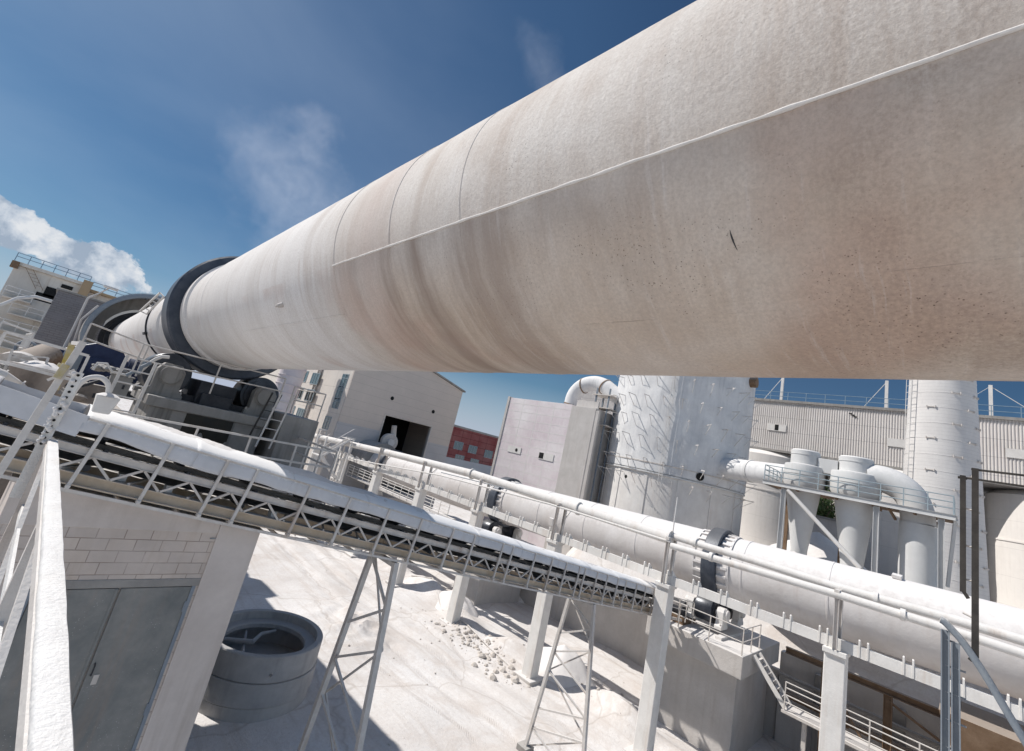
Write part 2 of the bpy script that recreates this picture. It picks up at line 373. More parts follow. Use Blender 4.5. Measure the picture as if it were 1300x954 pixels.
# cumulus low on the left: an elongated bank, its outline broken by noise
cA = ray(20, 300)
cr = (ray(180, 345) - ray(0, 268)).normalized(); cu = cA.cross(cr).normalized()
if cu.z < 0: cu = -cu
c0 = ray(38, 300)
u_ = t.math('SUBTRACT', dot(cr), c0.dot(cr)); v_ = t.math('SUBTRACT', dot(cu), c0.dot(cu))
e_ = t.math('SQRT', t.math('ADD', t.math('POWER', t.math('DIVIDE', u_, .165), 2.0), t.math('POWER', t.math('DIVIDE', v_, .032), 2.0)))
nz = t.noise(dirv, 13, 10, .62, .3)
front = t.math('GREATER_THAN', dot(c0), .5)
dens = t.math('SUBTRACT', t.math('MULTIPLY', nz, 2.3), t.math('MULTIPLY', e_, 1.05))
cm = t.math('MULTIPLY', t.ramp(dens, [(.14, 0), (.22, .75), (.34, 1)]), front)
shade = t.ramp(t.noise(t.a('ShaderNodeVectorMath', {0: dirv, 1: tuple(cu * .012)}, operation='ADD').outputs[0], 19, 7, .6), [(.40, (.42, .50, .62)), (.50, (.70, .76, .85)), (.60, (.97, .98, 1.0))])
# thin cirrus streaks and veil
st_ = t.a('ShaderNodeVectorMath', {0: dirv, 1: tuple(cr)}, operation='DOT_PRODUCT').outputs['Value']
cv = t.a('ShaderNodeCombineXYZ', {0: t.math('MULTIPLY', dot(cr), .8), 1: t.math('MULTIPLY', dot(cu), 2.0), 2: t.math('MULTIPLY', dot(cA), .8)}).outputs[0]
ci = t.ramp(t.noise(cv, 1.6, 6, .5, .3), [(.38, 0), (.85, .24)])
ci = t.math('MULTIPLY', ci, t.ramp(dot(ray(120, 150)), [(.72, 0), (.95, 1)]))
hs = t.a('ShaderNodeHueSaturation', {'Saturation': SAT, 'Value': 1.0, 'Color': sky.outputs[0]}).outputs[0]
dk = t.ramp(t.math('MULTIPLY_ADD', dot(ray(60, 250)), .5, .5), SKR)          # deepest side-on, as through a polariser; unseen sky behind camera brightened for fill
g = t.mix(1.0, t.mix(1.0, hs, dk, 'MULTIPLY'), TINT, 'MULTIPLY')
hz = t.a('ShaderNodeSeparateXYZ', {0: dirv}).outputs[2]
g = t.mix(t.ramp(hz, [(.0, .95), (.16, 0)]), g, HZC)
skyc = t.mix(ci, g, (5.2, 6.1, 7.4))
scaled = t.a('ShaderNodeVectorMath', {0: shade, 1: (7.6, 7.6, 7.6)}, operation='MULTIPLY').outputs[0]
skyc = t.mix(t.math('MULTIPLY', cm, .9), skyc, scaled)
t.l.new(skyc, bg.inputs['Color']); bg.inputs['Strength'].default_value = .10
sd = bpy.data.lights.new('sun', 'SUN'); sd.energy = 4.4; sd.angle = R_(.53); sd.color = (1.0, .955, .90)
so = bpy.data.objects.new('sun', sd); COL.objects.link(so); so.rotation_euler = SUN.to_track_quat('Z', 'Y').to_euler()
so.location = (0, 0, 60)
sc.view_settings.view_transform = 'Standard'; sc.view_settings.look = 'None'; sc.view_settings.gamma = 1; sc.view_settings.exposure = 0.16
sc.view_settings.use_curve_mapping = False
sc.cycles.max_bounces = 8; sc.cycles.diffuse_bounces = 5; sc.cycles.volume_bounces = 1

# ------------------------------------------------------------------ ground
def sst(a, b, x):
    k = max(0, min(1, (x - a) / (b - a))); return k*k*(3-2*k)
def gh(x, y):
    h = GZ
    h += 7.6 * sst(34, 41, x) * (1 - sst(24, 30, y))          # terrace behind the lower kiln
    near = 1 - sst(60, 110, math.hypot(x - 20, y - 20))
    h += near * (.12*noise.noise(V((x*.3, y*.3, 0))) + .03*noise.noise(V((x*1.1, y*1.1, 3))))
    # wheel ruts running beside the piers
    for rx, dp in ((17.2, .10), (19.1, .10), (20.6, .07)):
        c = rx + .5*math.sin(y*.18)
        h -= near * dp * math.exp(-((x - c)/.28)**2) - near*.06*math.exp(-((x - c - .55)/.25)**2)
    # windrow of spilled lime along the columns
    h += near * .75*math.exp(-((x - 24.0 - .5*math.sin(y*.5))/1.1)**2) * max(0, .55+noise.noise(V((x*.6, y*.45, 7))))
    h += near * .5*math.exp(-((x-16.2)/1.3)**2-((y-24)/2.5)**2)*(.7+noise.noise(V((x*1.5, y*1.5, 9))))
    return h
def ground():
    xs = [-2500, -900, -300, -120, -60, -30, -15]; x = -8
    while x < 62: xs.append(x); x += .28 if 8 < x < 34 else .8
    xs += [70, 85, 110, 150, 300, 900, 2500]
    ys = [-2500, -900, -300, -120, -60, -30]; y = -15
    while y < 62: ys.append(y); y += .28 if 8 < y < 42 else .8
    ys += [70, 85, 110, 150, 300, 900, 2500]
    mb = MB(); nx, ny = len(xs), len(ys)
    mb.v = [V((a, b, gh(a, b))) for a in xs for b in ys]
    mb.f = [(i*ny+j, (i+1)*ny+j, (i+1)*ny+j+1, i*ny+j+1) for i in range(nx-1) for j in range(ny-1)]
    mb.sm = True
    m = bpy.data.materials.new('lime_dust_ground'); m.use_nodes = True; t = NT(m.node_tree); b = t.n['Principled BSDF']
    g = t.a('ShaderNodeNewGeometry'); pos = g.outputs['Position']
    c = t.ramp(t.noise(pos, .22, 8, .62, .5), [(.3, (.62, .585, .56)), (.5, (.71, .685, .665)), (.7, (.77, .755, .745))])
    tr = t.noise(t.scale(pos, 1.6, .10, 1), 1.5, 6, .6, .2)
    c = t.mix(t.ramp(tr, [(.5, 0), (.7, .5)]), c, (.52, .46, .41))
    c = t.mix(t.ramp(t.noise(pos, 7, 6, .7), [(.3, .35), (.55, 0)]), c, (.50, .45, .41))
    c = t.mix(t.ramp(t.noise(pos, .35, 7, .7, 1.0), [(.5, 0), (.63, .5)]), c, (.56, .50, .455))
    sx = t.a('ShaderNodeSeparateXYZ', {0: pos})
    # tyre tracks: chevroned bands pressed along the yard, wandering a little
    wob = t.math('MULTIPLY', t.math('SUBTRACT', t.noise(t.scale(pos, .12, .12, 1), 1.0, 2), .5), 5.0)
    trk = None
    for cx in (15.4, 17.3, 19.2, 21.0):
        dd_ = t.math('ABSOLUTE', t.math('SUBTRACT', t.math('ADD', sx.outputs[0], wob), cx))
        k_ = t.ramp(dd_, [(.10, 1), (.20, 0)]); trk = k_ if trk is None else t.math('MAXIMUM', trk, k_)
    tread = t.math('SINE', t.math('MULTIPLY', t.math('ADD', sx.outputs[1], t.math('MULTIPLY', t.math('ABSOLUTE', t.math('SUBTRACT', t.math('FRACT', t.math('MULTIPLY', sx.outputs[0], 2.5)), .5)), .6)), 42.0))
    tr_amt = t.math('MULTIPLY', trk, t.ramp(t.noise(pos, .5, 5, .6), [(.42, 0), (.6, 1)]))
    c = t.mix(t.math('MULTIPLY', tr_amt, .38), c, (.52, .475, .44))
    peb = t.a('ShaderNodeTexVoronoi', {'Vector': pos, 'Scale': 7.5}).outputs['Distance']
    pebm = t.math('MULTIPLY', t.ramp(peb, [(.10, 1), (.2, 0)]), t.ramp(t.noise(pos, .7, 5, .65), [(.5, 0), (.6, 1)]))
    c = t.mix(t.math('MULTIPLY', pebm, .6), c, (.50, .455, .42))
    # cracked slab joints
    bt = t.a('ShaderNodeTexVoronoi', {'Vector': t.a('ShaderNodeVectorMath', {0: pos, 1: t.a('ShaderNodeTexNoise', {'Vector': pos, 'Scale': .8}).outputs['Color']}, operation='ADD').outputs[0], 'Scale': .16}, feature='DISTANCE_TO_EDGE')
    c = t.mix(t.ramp(bt.outputs['Distance'], [(.0, .45), (.012, 0)]), c, (.42, .37, .33))
    t.l.new(c, b.inputs['Base Color']); b.inputs['Roughness'].default_value = .95; b.inputs['Specular IOR Level'].default_value = .1
    h = t.math('ADD', t.math('ADD', t.noise(pos, 3.0, 9, .7), t.math('MULTIPLY', t.noise(pos, 14, 4, .7), .35)), t.math('ADD', t.math('MULTIPLY', pebm, .5), t.math('MULTIPLY', tr_amt, t.math('MULTIPLY_ADD', tread, .18, -.35))))
    bp = t.a('ShaderNodeBump', {'Strength': .5, 'Distance': .07, 'Height': h}); t.l.new(bp.outputs[0], b.inputs['Normal'])
    o = mb.build('ground', m); o['kind'] = 'structure'
ground()

# ------------------------------------------------------------------ kilns
KS = .0319     # fall of the kilns towards the far end
D1 = V((.00154, 1, -KS)).normalized()
def A1(y): return V((4.158 + .00154*y, y, 3.043 - KS*y))
def A2(y): return V((28.85 + .00154*y, y, -2.738 - KS*y))
LSP = KS

K1 = thing('rotary_kiln', 'huge rust-stained lime-crusted rotary kiln running overhead across the whole picture', 'rotary kiln', A1(0))
def ringprof(R, y, w, t): return [(R, y-w/2), (R+t, y-w/2*.7), (R+t, y+w/2*.7), (R, y+w/2)]
mb = MB()
prof = []
y = -9.5
while y <= 47: prof.append((1.8 + .006*noise.noise(V((0, y*.9, 0))), y)); y += .25
mb.lathe(prof, A1(0), D1, 220, wob=.0022)
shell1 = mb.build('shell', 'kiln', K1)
# long weld bead on the plate edge
def bead(y0, y1, phi, r, R, n, A):
    pts = []
    for i in range(n+1):
        y = y0 + (y1-y0)*i/n; a = R_(phi)
        pts.append(A(y) + V((math.cos(a)*R, 0, math.sin(a)*R)) + V((0, 0, .008*noise.noise(V((y*3.1, 0, 1))))))
    return pts
MB().ptube(bead(-6, 6.97, 201.4, .01, 1.803, 160, A1), [.013 + .008*noise.noise(V((i*.45, 3, 0))) for i in range(161)], 8).build('weld_seam', 'white', K1)
MB().ptube(bead(6.99, 12.2, 226, .01, 1.801, 60, A1), .008, 6).build('weld_seam', 'kiln', K1)
for yy in (6.98, 5.35, 3.9, 15.6, 22.0):
    MB().lathe(ringprof(1.7985, yy, .045, .0065), A1(0), D1, 160, wob=.002).build('weld_seam', 'kiln', K1)
MB().lathe([(1.80, 17.55), (1.87, 17.6), (1.87, 18.1), (1.80, 18.15)], A1(0), D1, 96).build('wear_band', 'kiln', K1)
# riding ring
tyre = MB().lathe([(1.81, 18.22), (2.14, 18.22), (2.2, 18.28), (2.2, 19.2), (2.14, 19.26), (1.81, 19.26), (1.81, 18.22)], A1(0), D1, 128).build('riding_ring', 'tyre', K1)
MB().lathe([(1.80, 25.63), (1.86, 25.63), (1.86, 25.70), (1.80, 25.70)], A1(0), D1, 96).build('hoop', 'dark', K1)
for i in range(9):
    a = 2*PI*i/9 + .1; e = V((math.cos(a), 0, math.sin(a))); c = A1(25.66) + e*1.88
    MB().beam(c - V((0, .3, 0)), c + V((0, .3, 0)), .12, .07, up=e).build('hoop_clamp', 'dark', K1)
MB().lathe([(1.80, 43), (2.05, 43), (2.05, 43.4), (1.8, 43.4)], A1(0), D1, 96).build('end_flange', 'dark', K1)
MB().lathe([(1.85, 44.2), (2.3, 44.2), (2.3, 44.8), (1.85, 44.8)], A1(0), D1, 96).build('girth_gear', 'dark', K1)
MB().lathe([(1.8, 47), (1.2, 47.01), (1e-3, 47.02)], A1(0), D1, 64).build('end_plate', 'dark', K1)
for (ya, yb, fa, fb) in ((2.1, 2.9, 226, 238), (5.9, 6.6, 236, 243)):
    MB().grid(lambda u, v: A1(ya + (yb-ya)*u) + V((math.cos(R_(fa+(fb-fa)*v))*1.807, 0, math.sin(R_(fa+(fb-fa)*v))*1.807)), 6, 10).build('patch_plate', 'kiln', K1) if False else None
MB().ptube(bead(.9, 2.6, 243, .01, 1.801, 24, A1), [.001] + [.0035 + .002*noise.noise(V((i*.7, 8, 0))) for i in range(23)] + [.001], 6).build('weld_seam', 'kiln', K1)
MB().ptube(bead(-1.2, .4, 236, .01, 1.801, 24, A1), [.001] + [.003 + .002*noise.noise(V((i*.7, 9, 0))) for i in range(23)] + [.001], 6).build('weld_seam', 'kiln', K1)
# thermocouple boss
a = R_(214); e = V((math.cos(a), 0, math.sin(a))); c = A1(9.3) + e*1.8
mb = MB().tube(c, c + e*.09, .05, .04, 12); mb.tube(c + e*.09, c + e*.13, .022, n=8).build('sensor_boss', 'steel', K1)
# scratch mark : a short raised sliver of curled scale
def k1pt(y, phi, R=1.803): a = R_(phi); return A1(y) + V((math.cos(a)*R, 0, math.sin(a)*R))
MB().ptube([k1pt(1.13-.001*i, 222+i*.6) + V((0, -.006*i*i*.05, 0)) for i in range(9)], [.001, .003, .005, .006, .006, .005, .004, .003, .001], 6).build('scale_sliver', 'dark', K1)

K2 = thing('rotary_kiln', 'white dusty rotary kiln lying lower down behind the pipe rack', 'rotary kiln', A2(0))
MB().lathe([(1.6 + .008*noise.noise(V((0, yy*.5, 5))), yy) for yy in range(-16, 53)], A2(0), D1, 96, wob=.003).build('shell', 'kiln2', K2)
for yy in (-8, -2, 4.5, 8.2, 14.2, 18, 22, 31, 35, 40):
    MB().lathe(ringprof(1.599, yy, .1, .02), A2(0), D1, 80).build('weld_seam', 'kiln2', K2)
for yy, wd in ((9.75, .75), (26.6, .8), (44.2, .8)):
    MB().lathe([(1.66, yy-wd/2), (1.86, yy-wd/2), (1.9, yy-wd/2+.04), (1.9, yy+wd/2-.04), (1.86, yy+wd/2), (1.66, yy+wd/2), (1.66, yy-wd/2)], A2(0), D1, 96).build('riding_ring', 'tyre', K2)
    for i in range(24 if yy < 40 else 0):
        a = 2*PI*i/24; e = V((math.cos(a), 0, math.sin(a)))
        for sgn in (-1, 1):
            c = A2(yy + sgn*(wd/2+.02)) + e*1.66; q = A2(yy + sgn*(wd/2+.5)) + e*1.62
            MB().beam(c, q, .12, .12, up=e).build('ring_stop', 'kiln2', K2)
    for sgn in (-1, 1):
        MB().lathe([(1.60, yy+sgn*.9-.06), (1.66, yy+sgn*.9-.06), (1.66, yy+sgn*.9+.06), (1.6, yy+sgn*.9+.06)], A2(0), D1, 80).build('wear_band', 'kiln2', K2)
MB().lathe([(1.6, 46.5), (2.3, 46.5), (2.3, 49.6), (1.6, 49.6)], A2(0), D1, 64).build('inlet_hood', 'conc', K2)
# small fittings along the shell
for yy, ph in ((13.2, 150), (20.5, 190), (-2, 95), (2.2, 97), (-6.2, 98)):
    a = R_(ph); e = V((math.cos(a), 0, math.sin(a))); c = A2(yy) + e*1.6
    MB().beam(c, c + e*.16, .5, .35, up=V((0, 1, 0))).build('inspection_hatch', 'kiln2', K2, bevel=.02)

def support(name, label, A, y, Rt, rr, w, group, hm='white', drum='roller', depth=.5):
    """a pair of carrying rollers with bearing blocks, each roller a thing"""
    for sgn, lab in zip((-1, 1), label):
        if not lab: continue
        ax = A(y) + V((sgn*math.sin(R_(30))*(Rt+rr), 0, -math.cos(R_(30))*(Rt+rr)))
        T = thing(name, lab, 'support roller', ax - V((0, 0, rr*1.15)), group)
        MB().lathe([(.12, -w/2-.001), (rr*.8, -w/2), (rr*.8, -w/2+.05), (rr*.97, -w/2+.051), (rr, -w/2+.09), (rr, w/2-.09), (rr*.97, w/2-.051), (rr*.8, w/2-.05), (rr*.8, w/2), (.12, w/2+.001)], ax, (0, 1, -KS), 48).build('drum', drum, T)
        MB().tube(ax - V((0, w/2+depth+.12, 0)), ax + V((0, w/2+depth+.12, 0)), rr*.2, n=20).build('axle', hm, T)
        for s2 in (-1, 1):
            c = ax + V((0, s2*(w/2+depth*.62), 0)); hh = rr*1.15; ww = rr*.78
            mb = MB()
            pts = [(-ww, -hh), (ww, -hh), (ww, -hh*.78), (ww*.72, -hh*.6), (ww*.72, .12), (ww*.45, rr*.5), (-ww*.45, rr*.5), (-ww*.72, .12), (-ww*.72, -hh*.6), (-ww, -hh*.78)]
            mb.prism([c + V((p[0], -depth*.36, p[1])) for p in pts], (0, depth*.72, 0))
            hs = mb.build('bearing_housing', hm, T, bevel=.02)
            mb = MB().lathe([(1e-3, 0), (rr*.40, 0), (rr*.44, .03), (rr*.44, .10), (rr*.5, .101), (rr*.5, .14)], c + V((0, s2*(depth*.36+.14), 0)), (0, -s2, 0), 28)
            mb.build('bearing_cap', hm, hs)
            for dx in (-ww*.86, ww*.86):
                MB().tube(c + V((dx, s2*depth*.2, -hh*.8)), c + V((dx, s2*depth*.2, -hh*.6)), .035, n=8).build('bolt', 'steel', hs)
gS = 'support rollers carrying the kilns'
support('support_roller', ('grimy support roller under the left side of the near kiln ring', 'black greasy support roller under the right side of the near kiln ring'), A1, 18.74, 2.2, .66, 1.2, gS, 'concd', 'roller', .55)
support('support_roller', ('shiny black drum between two white bearing blocks on the railed pier', 'roller on the far side of the railed pier under the white kiln'), A2, 9.75, 1.9, .6, .95, gS)
support('support_roller', ('black roller with round white bearing cap under the middle ring of the lower kiln', 'far roller under the middle ring of the lower kiln'), A2, 26.6, 1.9, .6, 1.0, gS)
support('support_roller', ('roller under the last ring of the lower kiln near the dark doorway', None), A2, 44.2, 1.9, .6, 1.0, gS)

# ------------------------------------------------------------------ railings, ladders
def railing(label, pts, h=1.1, sp=1.3, r=.022, mat='rail', group=None, mids=(.55,), square=False, toe=False, name='railing', up=None):
    pts = [V(p) for p in pts]
    T = thing(name, label, 'railing', pts[0], group)
    U = up or V((0, 0, 1))
    def run(k):
        q = [p + U*k for p in pts]
        mb = MB()
        for a, b in zip(q[:-1], q[1:]):
            mb.beam(a, b, 2*r, 2*r) if square else mb.tube(a, b, r, n=8)
        return mb
    run(h).build('top_rail', mat, T)
    for k in mids: run(h*k).build('mid_rail', mat, T)
    if toe:
        mb = MB()
        for a, b in zip(pts[:-1], pts[1:]): mb.beam(a + U*.08, b + U*.08, .008, .14)
        mb.build('toe_board', mat, T)
    first = None; off0 = None
    for a, b in zip(pts[:-1], pts[1:]):
        n = max(1, round((b - a).length / sp))
        for i in range(n + 1):
            if i == 0 and a is not pts[0]: continue
            p = a.lerp(b, i/n)
            if first is None:
                first = MB().beam(p, p + U*h, 2*r*.9, 2*r*.9, up=V((0, 1, 0))).build('post', mat, T); off0 = p
            else:
                c = first.copy(); COL.objects.link(c); c.parent = T; c.location = first.location + (p - off0)
    return T
def ladder(label, a, b, w=.45, side=V((1, 0, 0)), mat='rail', r=.025, sp=.3, group=None, name='ladder'):
    a, b = V(a), V(b); T = thing(name, label, 'ladder', a, group); s = V(side).normalized()*w/2
    MB().beam(a - s, b - s, r*2, r*1.4).build('side_rail', mat, T); MB().beam(a + s, b + s, r*2, r*1.4).build('side_rail', mat, T)
    n = max(2, int((b-a).length / sp)); f = None
    for i in range(1, n):
        p = a.lerp(b, i/n)
        if f is None: f = MB().tube(p - s, p + s, r*.6, n=6).build('rung', mat, T); p0 = p
        else:
            c = f.copy(); COL.objects.link(c); c.parent = T; c.location = f.location + (p - p0)
    return T
# ------------------------------------------------------------------ foreground walkway rail
RX, RZ, RE = .19, -.55, 3.9
T = thing('walkway_railing', 'chipped white flat-topped handrail running away from the camera at lower left', 'railing', (RX, RE, -1.65))
mb = MB()
def hr(u, v):
    y = -1.5 + (RE + 1.5)*u; k = v*2*PI
    x = RX + .0235*max(-1, min(1, 1.25*math.cos(k))); z = RZ + .012*max(-1, min(1, 1.25*math.sin(k)))
    return (x + .0018*noise.noise(V((y*9, v*3, 0))), y, z + .0015*noise.noise(V((y*14, v*4, 5))))
mb.grid(hr, 200, 16); mb.poly([hr(1, i/16) for i in range(16)]).build('top_rail', 'chip', T)
mb = MB().beam((RX - .003, -1.5, RZ - .028), (RX - .003, RE, RZ - .028), .045, .03); mb.build('rail_channel', 'rail', T)
for z in (-.93, -1.28): MB().beam((RX, -1.5, z), (RX, RE, z), .012, .045).build('mid_rail', 'chip', T)
MB().beam((RX + .01, -1.5, -1.56), (RX + .01, RE, -1.56), .006, .18).build('toe_board', 'rail', T)
for y in (-.9, .7, 2.3, RE - .02): MB().beam((RX - .002, y, -1.75), (RX - .002, y, RZ - .045), .04, .04, up=(0, 1, 0)).build('post', 'rail', T)
for a, b in (((RX, 2.3, -1.62), (RX, RE - .05, -.62)), ((RX, .7, -1.62), (RX, 2.25, -.62))): MB().beam(a, b, .02, .03).build('brace', 'rail', T)
# perforated angle post bolted to its end, with lime crusted edges
T = thing('perforated_post', 'perforated lime-caked steel angle standing up from the end of the near handrail', 'post', (RX, RE, -.6))
p0 = P(50, 566, 1, 3.95); p1 = P(91, 471, 1, 3.95); p1.x = p0.x + .02
mb = MB(); dd = (p1 - p0)
mb.beam(p0 + V((-.02, 0, -.3)), p1 + V((-.02, 0, 0)), .006, .05, up=(0, 1, 0)); mb.beam(p0 + V((0, -.024, -.3)), p1 + V((0, -.024, 0)), .05, .006, up=(0, 1, 0))
mb.build('angle', 'chip', T)
mb = MB()
for i in range(13):
    c = p0.lerp(p1, (i+.5)/13) + V((.002, -.029, 0)); mb.tube(c, c + V((0, -.003, 0)), .008, n=10)
mb.build('slots', 'void', T)
for i in range(22):
    mb = MB(); c = p0.lerp(p1, random.random()) + V((random.uniform(-.022, .02), -.03, 0)); s = random.uniform(.006, .016)
    mb.lathe([(1e-3, 0), (s, .002), (s*.7, s*.8), (1e-3, s)], c, (random.uniform(-.4, .4), -1, random.uniform(.2, .9)), 7)
    mb.build('lime_crust', 'lime', T)
# second channel leaning beside it
T = thing('gallery_corner_post', 'dusty channel column rising behind the perforated post with worn yellow paint', 'post', P(57, 505, 1, 8.2))
a, b = P(57, 505, 1, 8.2), P(109, 432, 1, 8.2); b.x = a.x + .25
MB().beam(a + V((-.1, 0, -1.2)), P(106, 434, 1, 8.2), .075, .075, up=(0, 1, 0)).build('column', 'rail', T)
MB().beam(P(72, 480, 1, 8.15), P(84, 463, 1, 8.15), .078, .078, up=(0, 1, 0)).build('paint_band', 'yellow', T)
MB().beam(P(70, 495, 1, 8.9), P(92, 436, 1, 8.9), .07, .07, up=(0, 1, 0)).build('rear_column', 'yellow', T)
MB().beam(P(60, 483, 1, 8.5), P(95, 470, 1, 8.5), .03).build('brace', 'rail', T); MB().beam(P(104, 437, 1, 8.2), P(93, 436, 1, 8.9), .05).build('cap_tie', 'rail', T)
# walkway deck under the camera
T = thing('walkway_deck', 'steel grating walkway the photographer stands on', 'walkway', (-.4, 1, -1.66))
mb = MB()
for i in range(54): mb.beam((-.95, -1.4 + i*.1, -1.68), (.19, -1.4 + i*.1, -1.68), .006, .03)
for i in range(24): mb.beam((-.95 + i*.05, -1.5, -1.68), (-.95 + i*.05, 3.9, -1.68), .004, .034)
mb.build('grating', 'rail', T)
mb = MB()
for x in (-.97, .2): mb.chan((x, -3, -1.8), (x, 4.0, -1.8), .08, .2)
for x in (-.97, .2): mb.beam((x, 3.6, GZ), (x, 3.6, -1.9), .12, .12, up=(0, 1, 0)); mb.beam((x, -2.6, GZ), (x, -2.6, -1.9), .12, .12, up=(0, 1, 0))
mb.build('frame', 'rail', T)

# ------------------------------------------------------------------ inclined conveyor gallery
CS = .1525; cn = V((CS, 0, 1)).normalized(); cd = V((1, 0, -CS)).normalized(); CYN = 10.45; CW = 1.15
def zb(x): return -2.12 - CS*(x - .3)
def C(x, v, w): return V((x, CYN + v, zb(x))) + cn*w
G = thing('belt_conveyor', 'long covered belt conveyor gallery sloping down from left to the pipe rack', 'conveyor', C(4, .5, 0))
XA, XB = -7.0, 24.6
for v in (0, CW):
    MB().beam(C(XA, v, .03), C(XB, v, .03), .05, .05, up=cn).build('bottom_angle', 'rail', G)
    MB().chan(C(XA, v + (.1 if v == 0 else -.1), .21), C(XB, v + (.1 if v == 0 else -.1), .21), .24, .2, .02, up=cn).build('bottom_beam', 'tan', G)
    MB().chan(C(XA, v - .02, .66), C(XB, v - .02, .66), .07, .13, .012, up=cn).build('stringer', 'steel', G)
    mb = MB(); n = int((XB - XA)/.38)
    for i in range(n):
        xa = XA + .38*i
        a, b = (.31, .60) if i % 2 == 0 else (.60, .31)
        mb.beam(C(xa, v, a), C(xa + .38, v, b), .035, .04, up=cn)
    mb.build('lattice', 'steel', G)
mb = MB()
for i in range(int((XB - XA)/.96)): mb.beam(C(XA + .96*i, 0, .32), C(XA + .96*i + .5, CW, .32), .04, .04, up=cn); mb.beam(C(XA + .96*i, 0, .03), C(XA + .96*i, CW, .03), .05, .05, up=cn)
mb.build('cross_bracing', 'steel', G)
for i in range(24):
    x = XA + 1.3*i + .2; mb = MB()
    mb.tube(C(x, .38, .80), C(x, .77, .80), .055, n=12); mb.tube(C(x, .36, .81), C(x, .08, .95), .055, n=12); mb.tube(C(x, .79, .81), C(x, 1.07, .95), .055, n=12)
    mb.beam(C(x+.1, 0, .74), C(x+.1, CW, .74), .06, .05, up=cn)
    if i % 2 == 0: mb.tube(C(x, .08, .40), C(x, 1.07, .40), .055, n=12)
    mb.build('idler', 'dark', G)

mb = MB().grid(lambda u, v: C(XA + (XB-XA)*u, .04 + 1.07*v, .86 + .17*abs(2*v-1)**1.6 + .01*math.sin(u*150)), 90, 10)
mb.build('carrying_belt', 'rubber', G)
MB().grid(lambda u, v: C(XA + (XB-XA)*u, .08 + 1.0*v, .47 - .02*math.sin(u*60)**2), 60, 4).build('return_belt', 'rubber', G)
mb = MB()
for v in (.03, CW - .03): mb.beam(C(XA, v, .79), C(XB, v, .79), .012, .07, up=cn)
mb.build('skirt_plate', 'rubber', G)
# cover sheets, each a separate panel lapping the next; lime lies on the crown
def cover(x0, x1, k):
    def f(u, v):
        x = x0 + (x1-x0)*u; q = v*PI
        y = .575 - .63*math.cos(q); s = math.sin(q)
        base = .93 + (.09 if x < 3 else .045)*noise.noise(V((x*.55, 0 if v < .5 else 9, 0))) + .012*noise.noise(V((x*3.1, 2, 1)))
        e = abs(math.cos(q))
        w = 1.13 + .20*s**.8
        if v < .12: tt = v/.12; y = -.055 + .012*math.sin(x*9)*(1-tt); w = (base - .03) * (1-tt) + 1.15*tt
        elif v > .88: tt = (1-v)/.12; y = 1.205; w = (base-.03)*(1-tt) + 1.15*tt
        else:
            q = (v-.12)/.76; y = -.055 + 1.26*q; w = 1.15 + .17*math.sin(q*PI)**.7
        w += .022*noise.noise(V((x*1.3, y*1.2, 4))) + .006*(k % 2)
        return C(x, y, w)
    mb = MB().grid(f, 24, 28); o = mb.build('cover_panel', 'cover', G)
    md = o.modifiers.new('sheet', 'SOLIDIFY'); md.thickness = .012; md.offset = 1
    return o
xs = [.62, 2.35, 4.3, 6.3, 8.3, 10.3, 12.4, 14.5, 16.7, 19.0, 21.4, 24.2]
for k in range(len(xs)-1): cover(xs[k]-.03, xs[k+1]+.03, k)
for x0, x1 in ((-3.2, -.55), (-6.9, -3.2)): cover(x0, x1, 3)
mb = MB().grid(lambda u, v: C(.62 + 23.4*u, -.0 + 1.15*v, 1.17 + .17*math.sin(v*PI)**.6 + .05*max(0, math.sin(v*PI))*(.5 + noise.noise(V((u*19, v*2.2, 1)))) * (1.2 if u < .35 else .5) - .026 - .08*(abs(2*v-1)**6) + .03*noise.noise(V((u*30, v*3, 7))) + .018*noise.noise(V((u*90, v*9, 4))) + .012*noise.noise(V((u*230, v*22, 6)))), 620, 24)
mb.build('settled_dust', 'lime', G)
# straps that hold the cover
first = None
xx = [.9, 1.9, 2.9, 3.5, 4.7, 5.75, 6.9, 8.0, 9.2, 10.1, 11.4, 11.9, 13.1, 14.1, 15.0, 15.9, 16.3, 17.2, 18.0, 18.9, 19.6, 20.6, 21.5, 22.4, -.6, -1.6, -3.4]
for x in xx:
    if first is None:
        mb = MB().beam(C(x, -.085, .06), C(x, -.085, 1.17), .055, .045, up=(0, 1, 0)); mb.beam(C(x, -.13, .1), C(x, 0, .1), .06, .05, up=cn)
        first = mb.build('cover_strap', 'rail', G); x00 = x
    else:
        c = first.copy(); COL.objects.link(c); c.parent = G; c.location = first.location + (C(x, 0, 0) - C(x00, 0, 0))
first = None
for i in range(17):
    x = .5 + i*1.45
    if first is None: first = MB().beam(C(x, CW+.03, .1), C(x-.0, CW+.03, 1.1), .05, .04, up=(0, 1, 0)).build('rear_strap', 'steel', G); x00 = x
    else:
        c = first.copy(); COL.objects.link(c); c.parent = G; c.location = first.location + (C(x, 0, 0) - C(x00, 0, 0))
for x in (1.55, 2.3, 4.35): MB().cbox(C(x, .3, .37), .12, .2, .12).build('bracket', 'white', G)
mb = MB().beam(C(.62, -.06, 1.16), C(24.2, -.06, 1.16), .02, .035, up=cn); mb.build('cover_edge_angle', 'steel', G)
# open loading trough at the left end
MB().beam(C(-.6, -.06, 1.08), C(.62, -.06, 1.02), .02, .36, up=cn).build('trough_side', 'cover', G); MB().beam(C(-.6, 1.22, 1.08), C(.62, 1.22, 1.08), .02, .36, up=cn).build('trough_side', 'cover', G)
MB().grid(lambda u, v: C(-.58 + 1.2*u, -.03 + 1.22*v, 1.0 + .16*math.sin(v*PI) * (1-.6*u) + .10*noise.noise(V((u*4, v*4, 2)))), 24, 24).build('heaped_lime', 'lime', G)

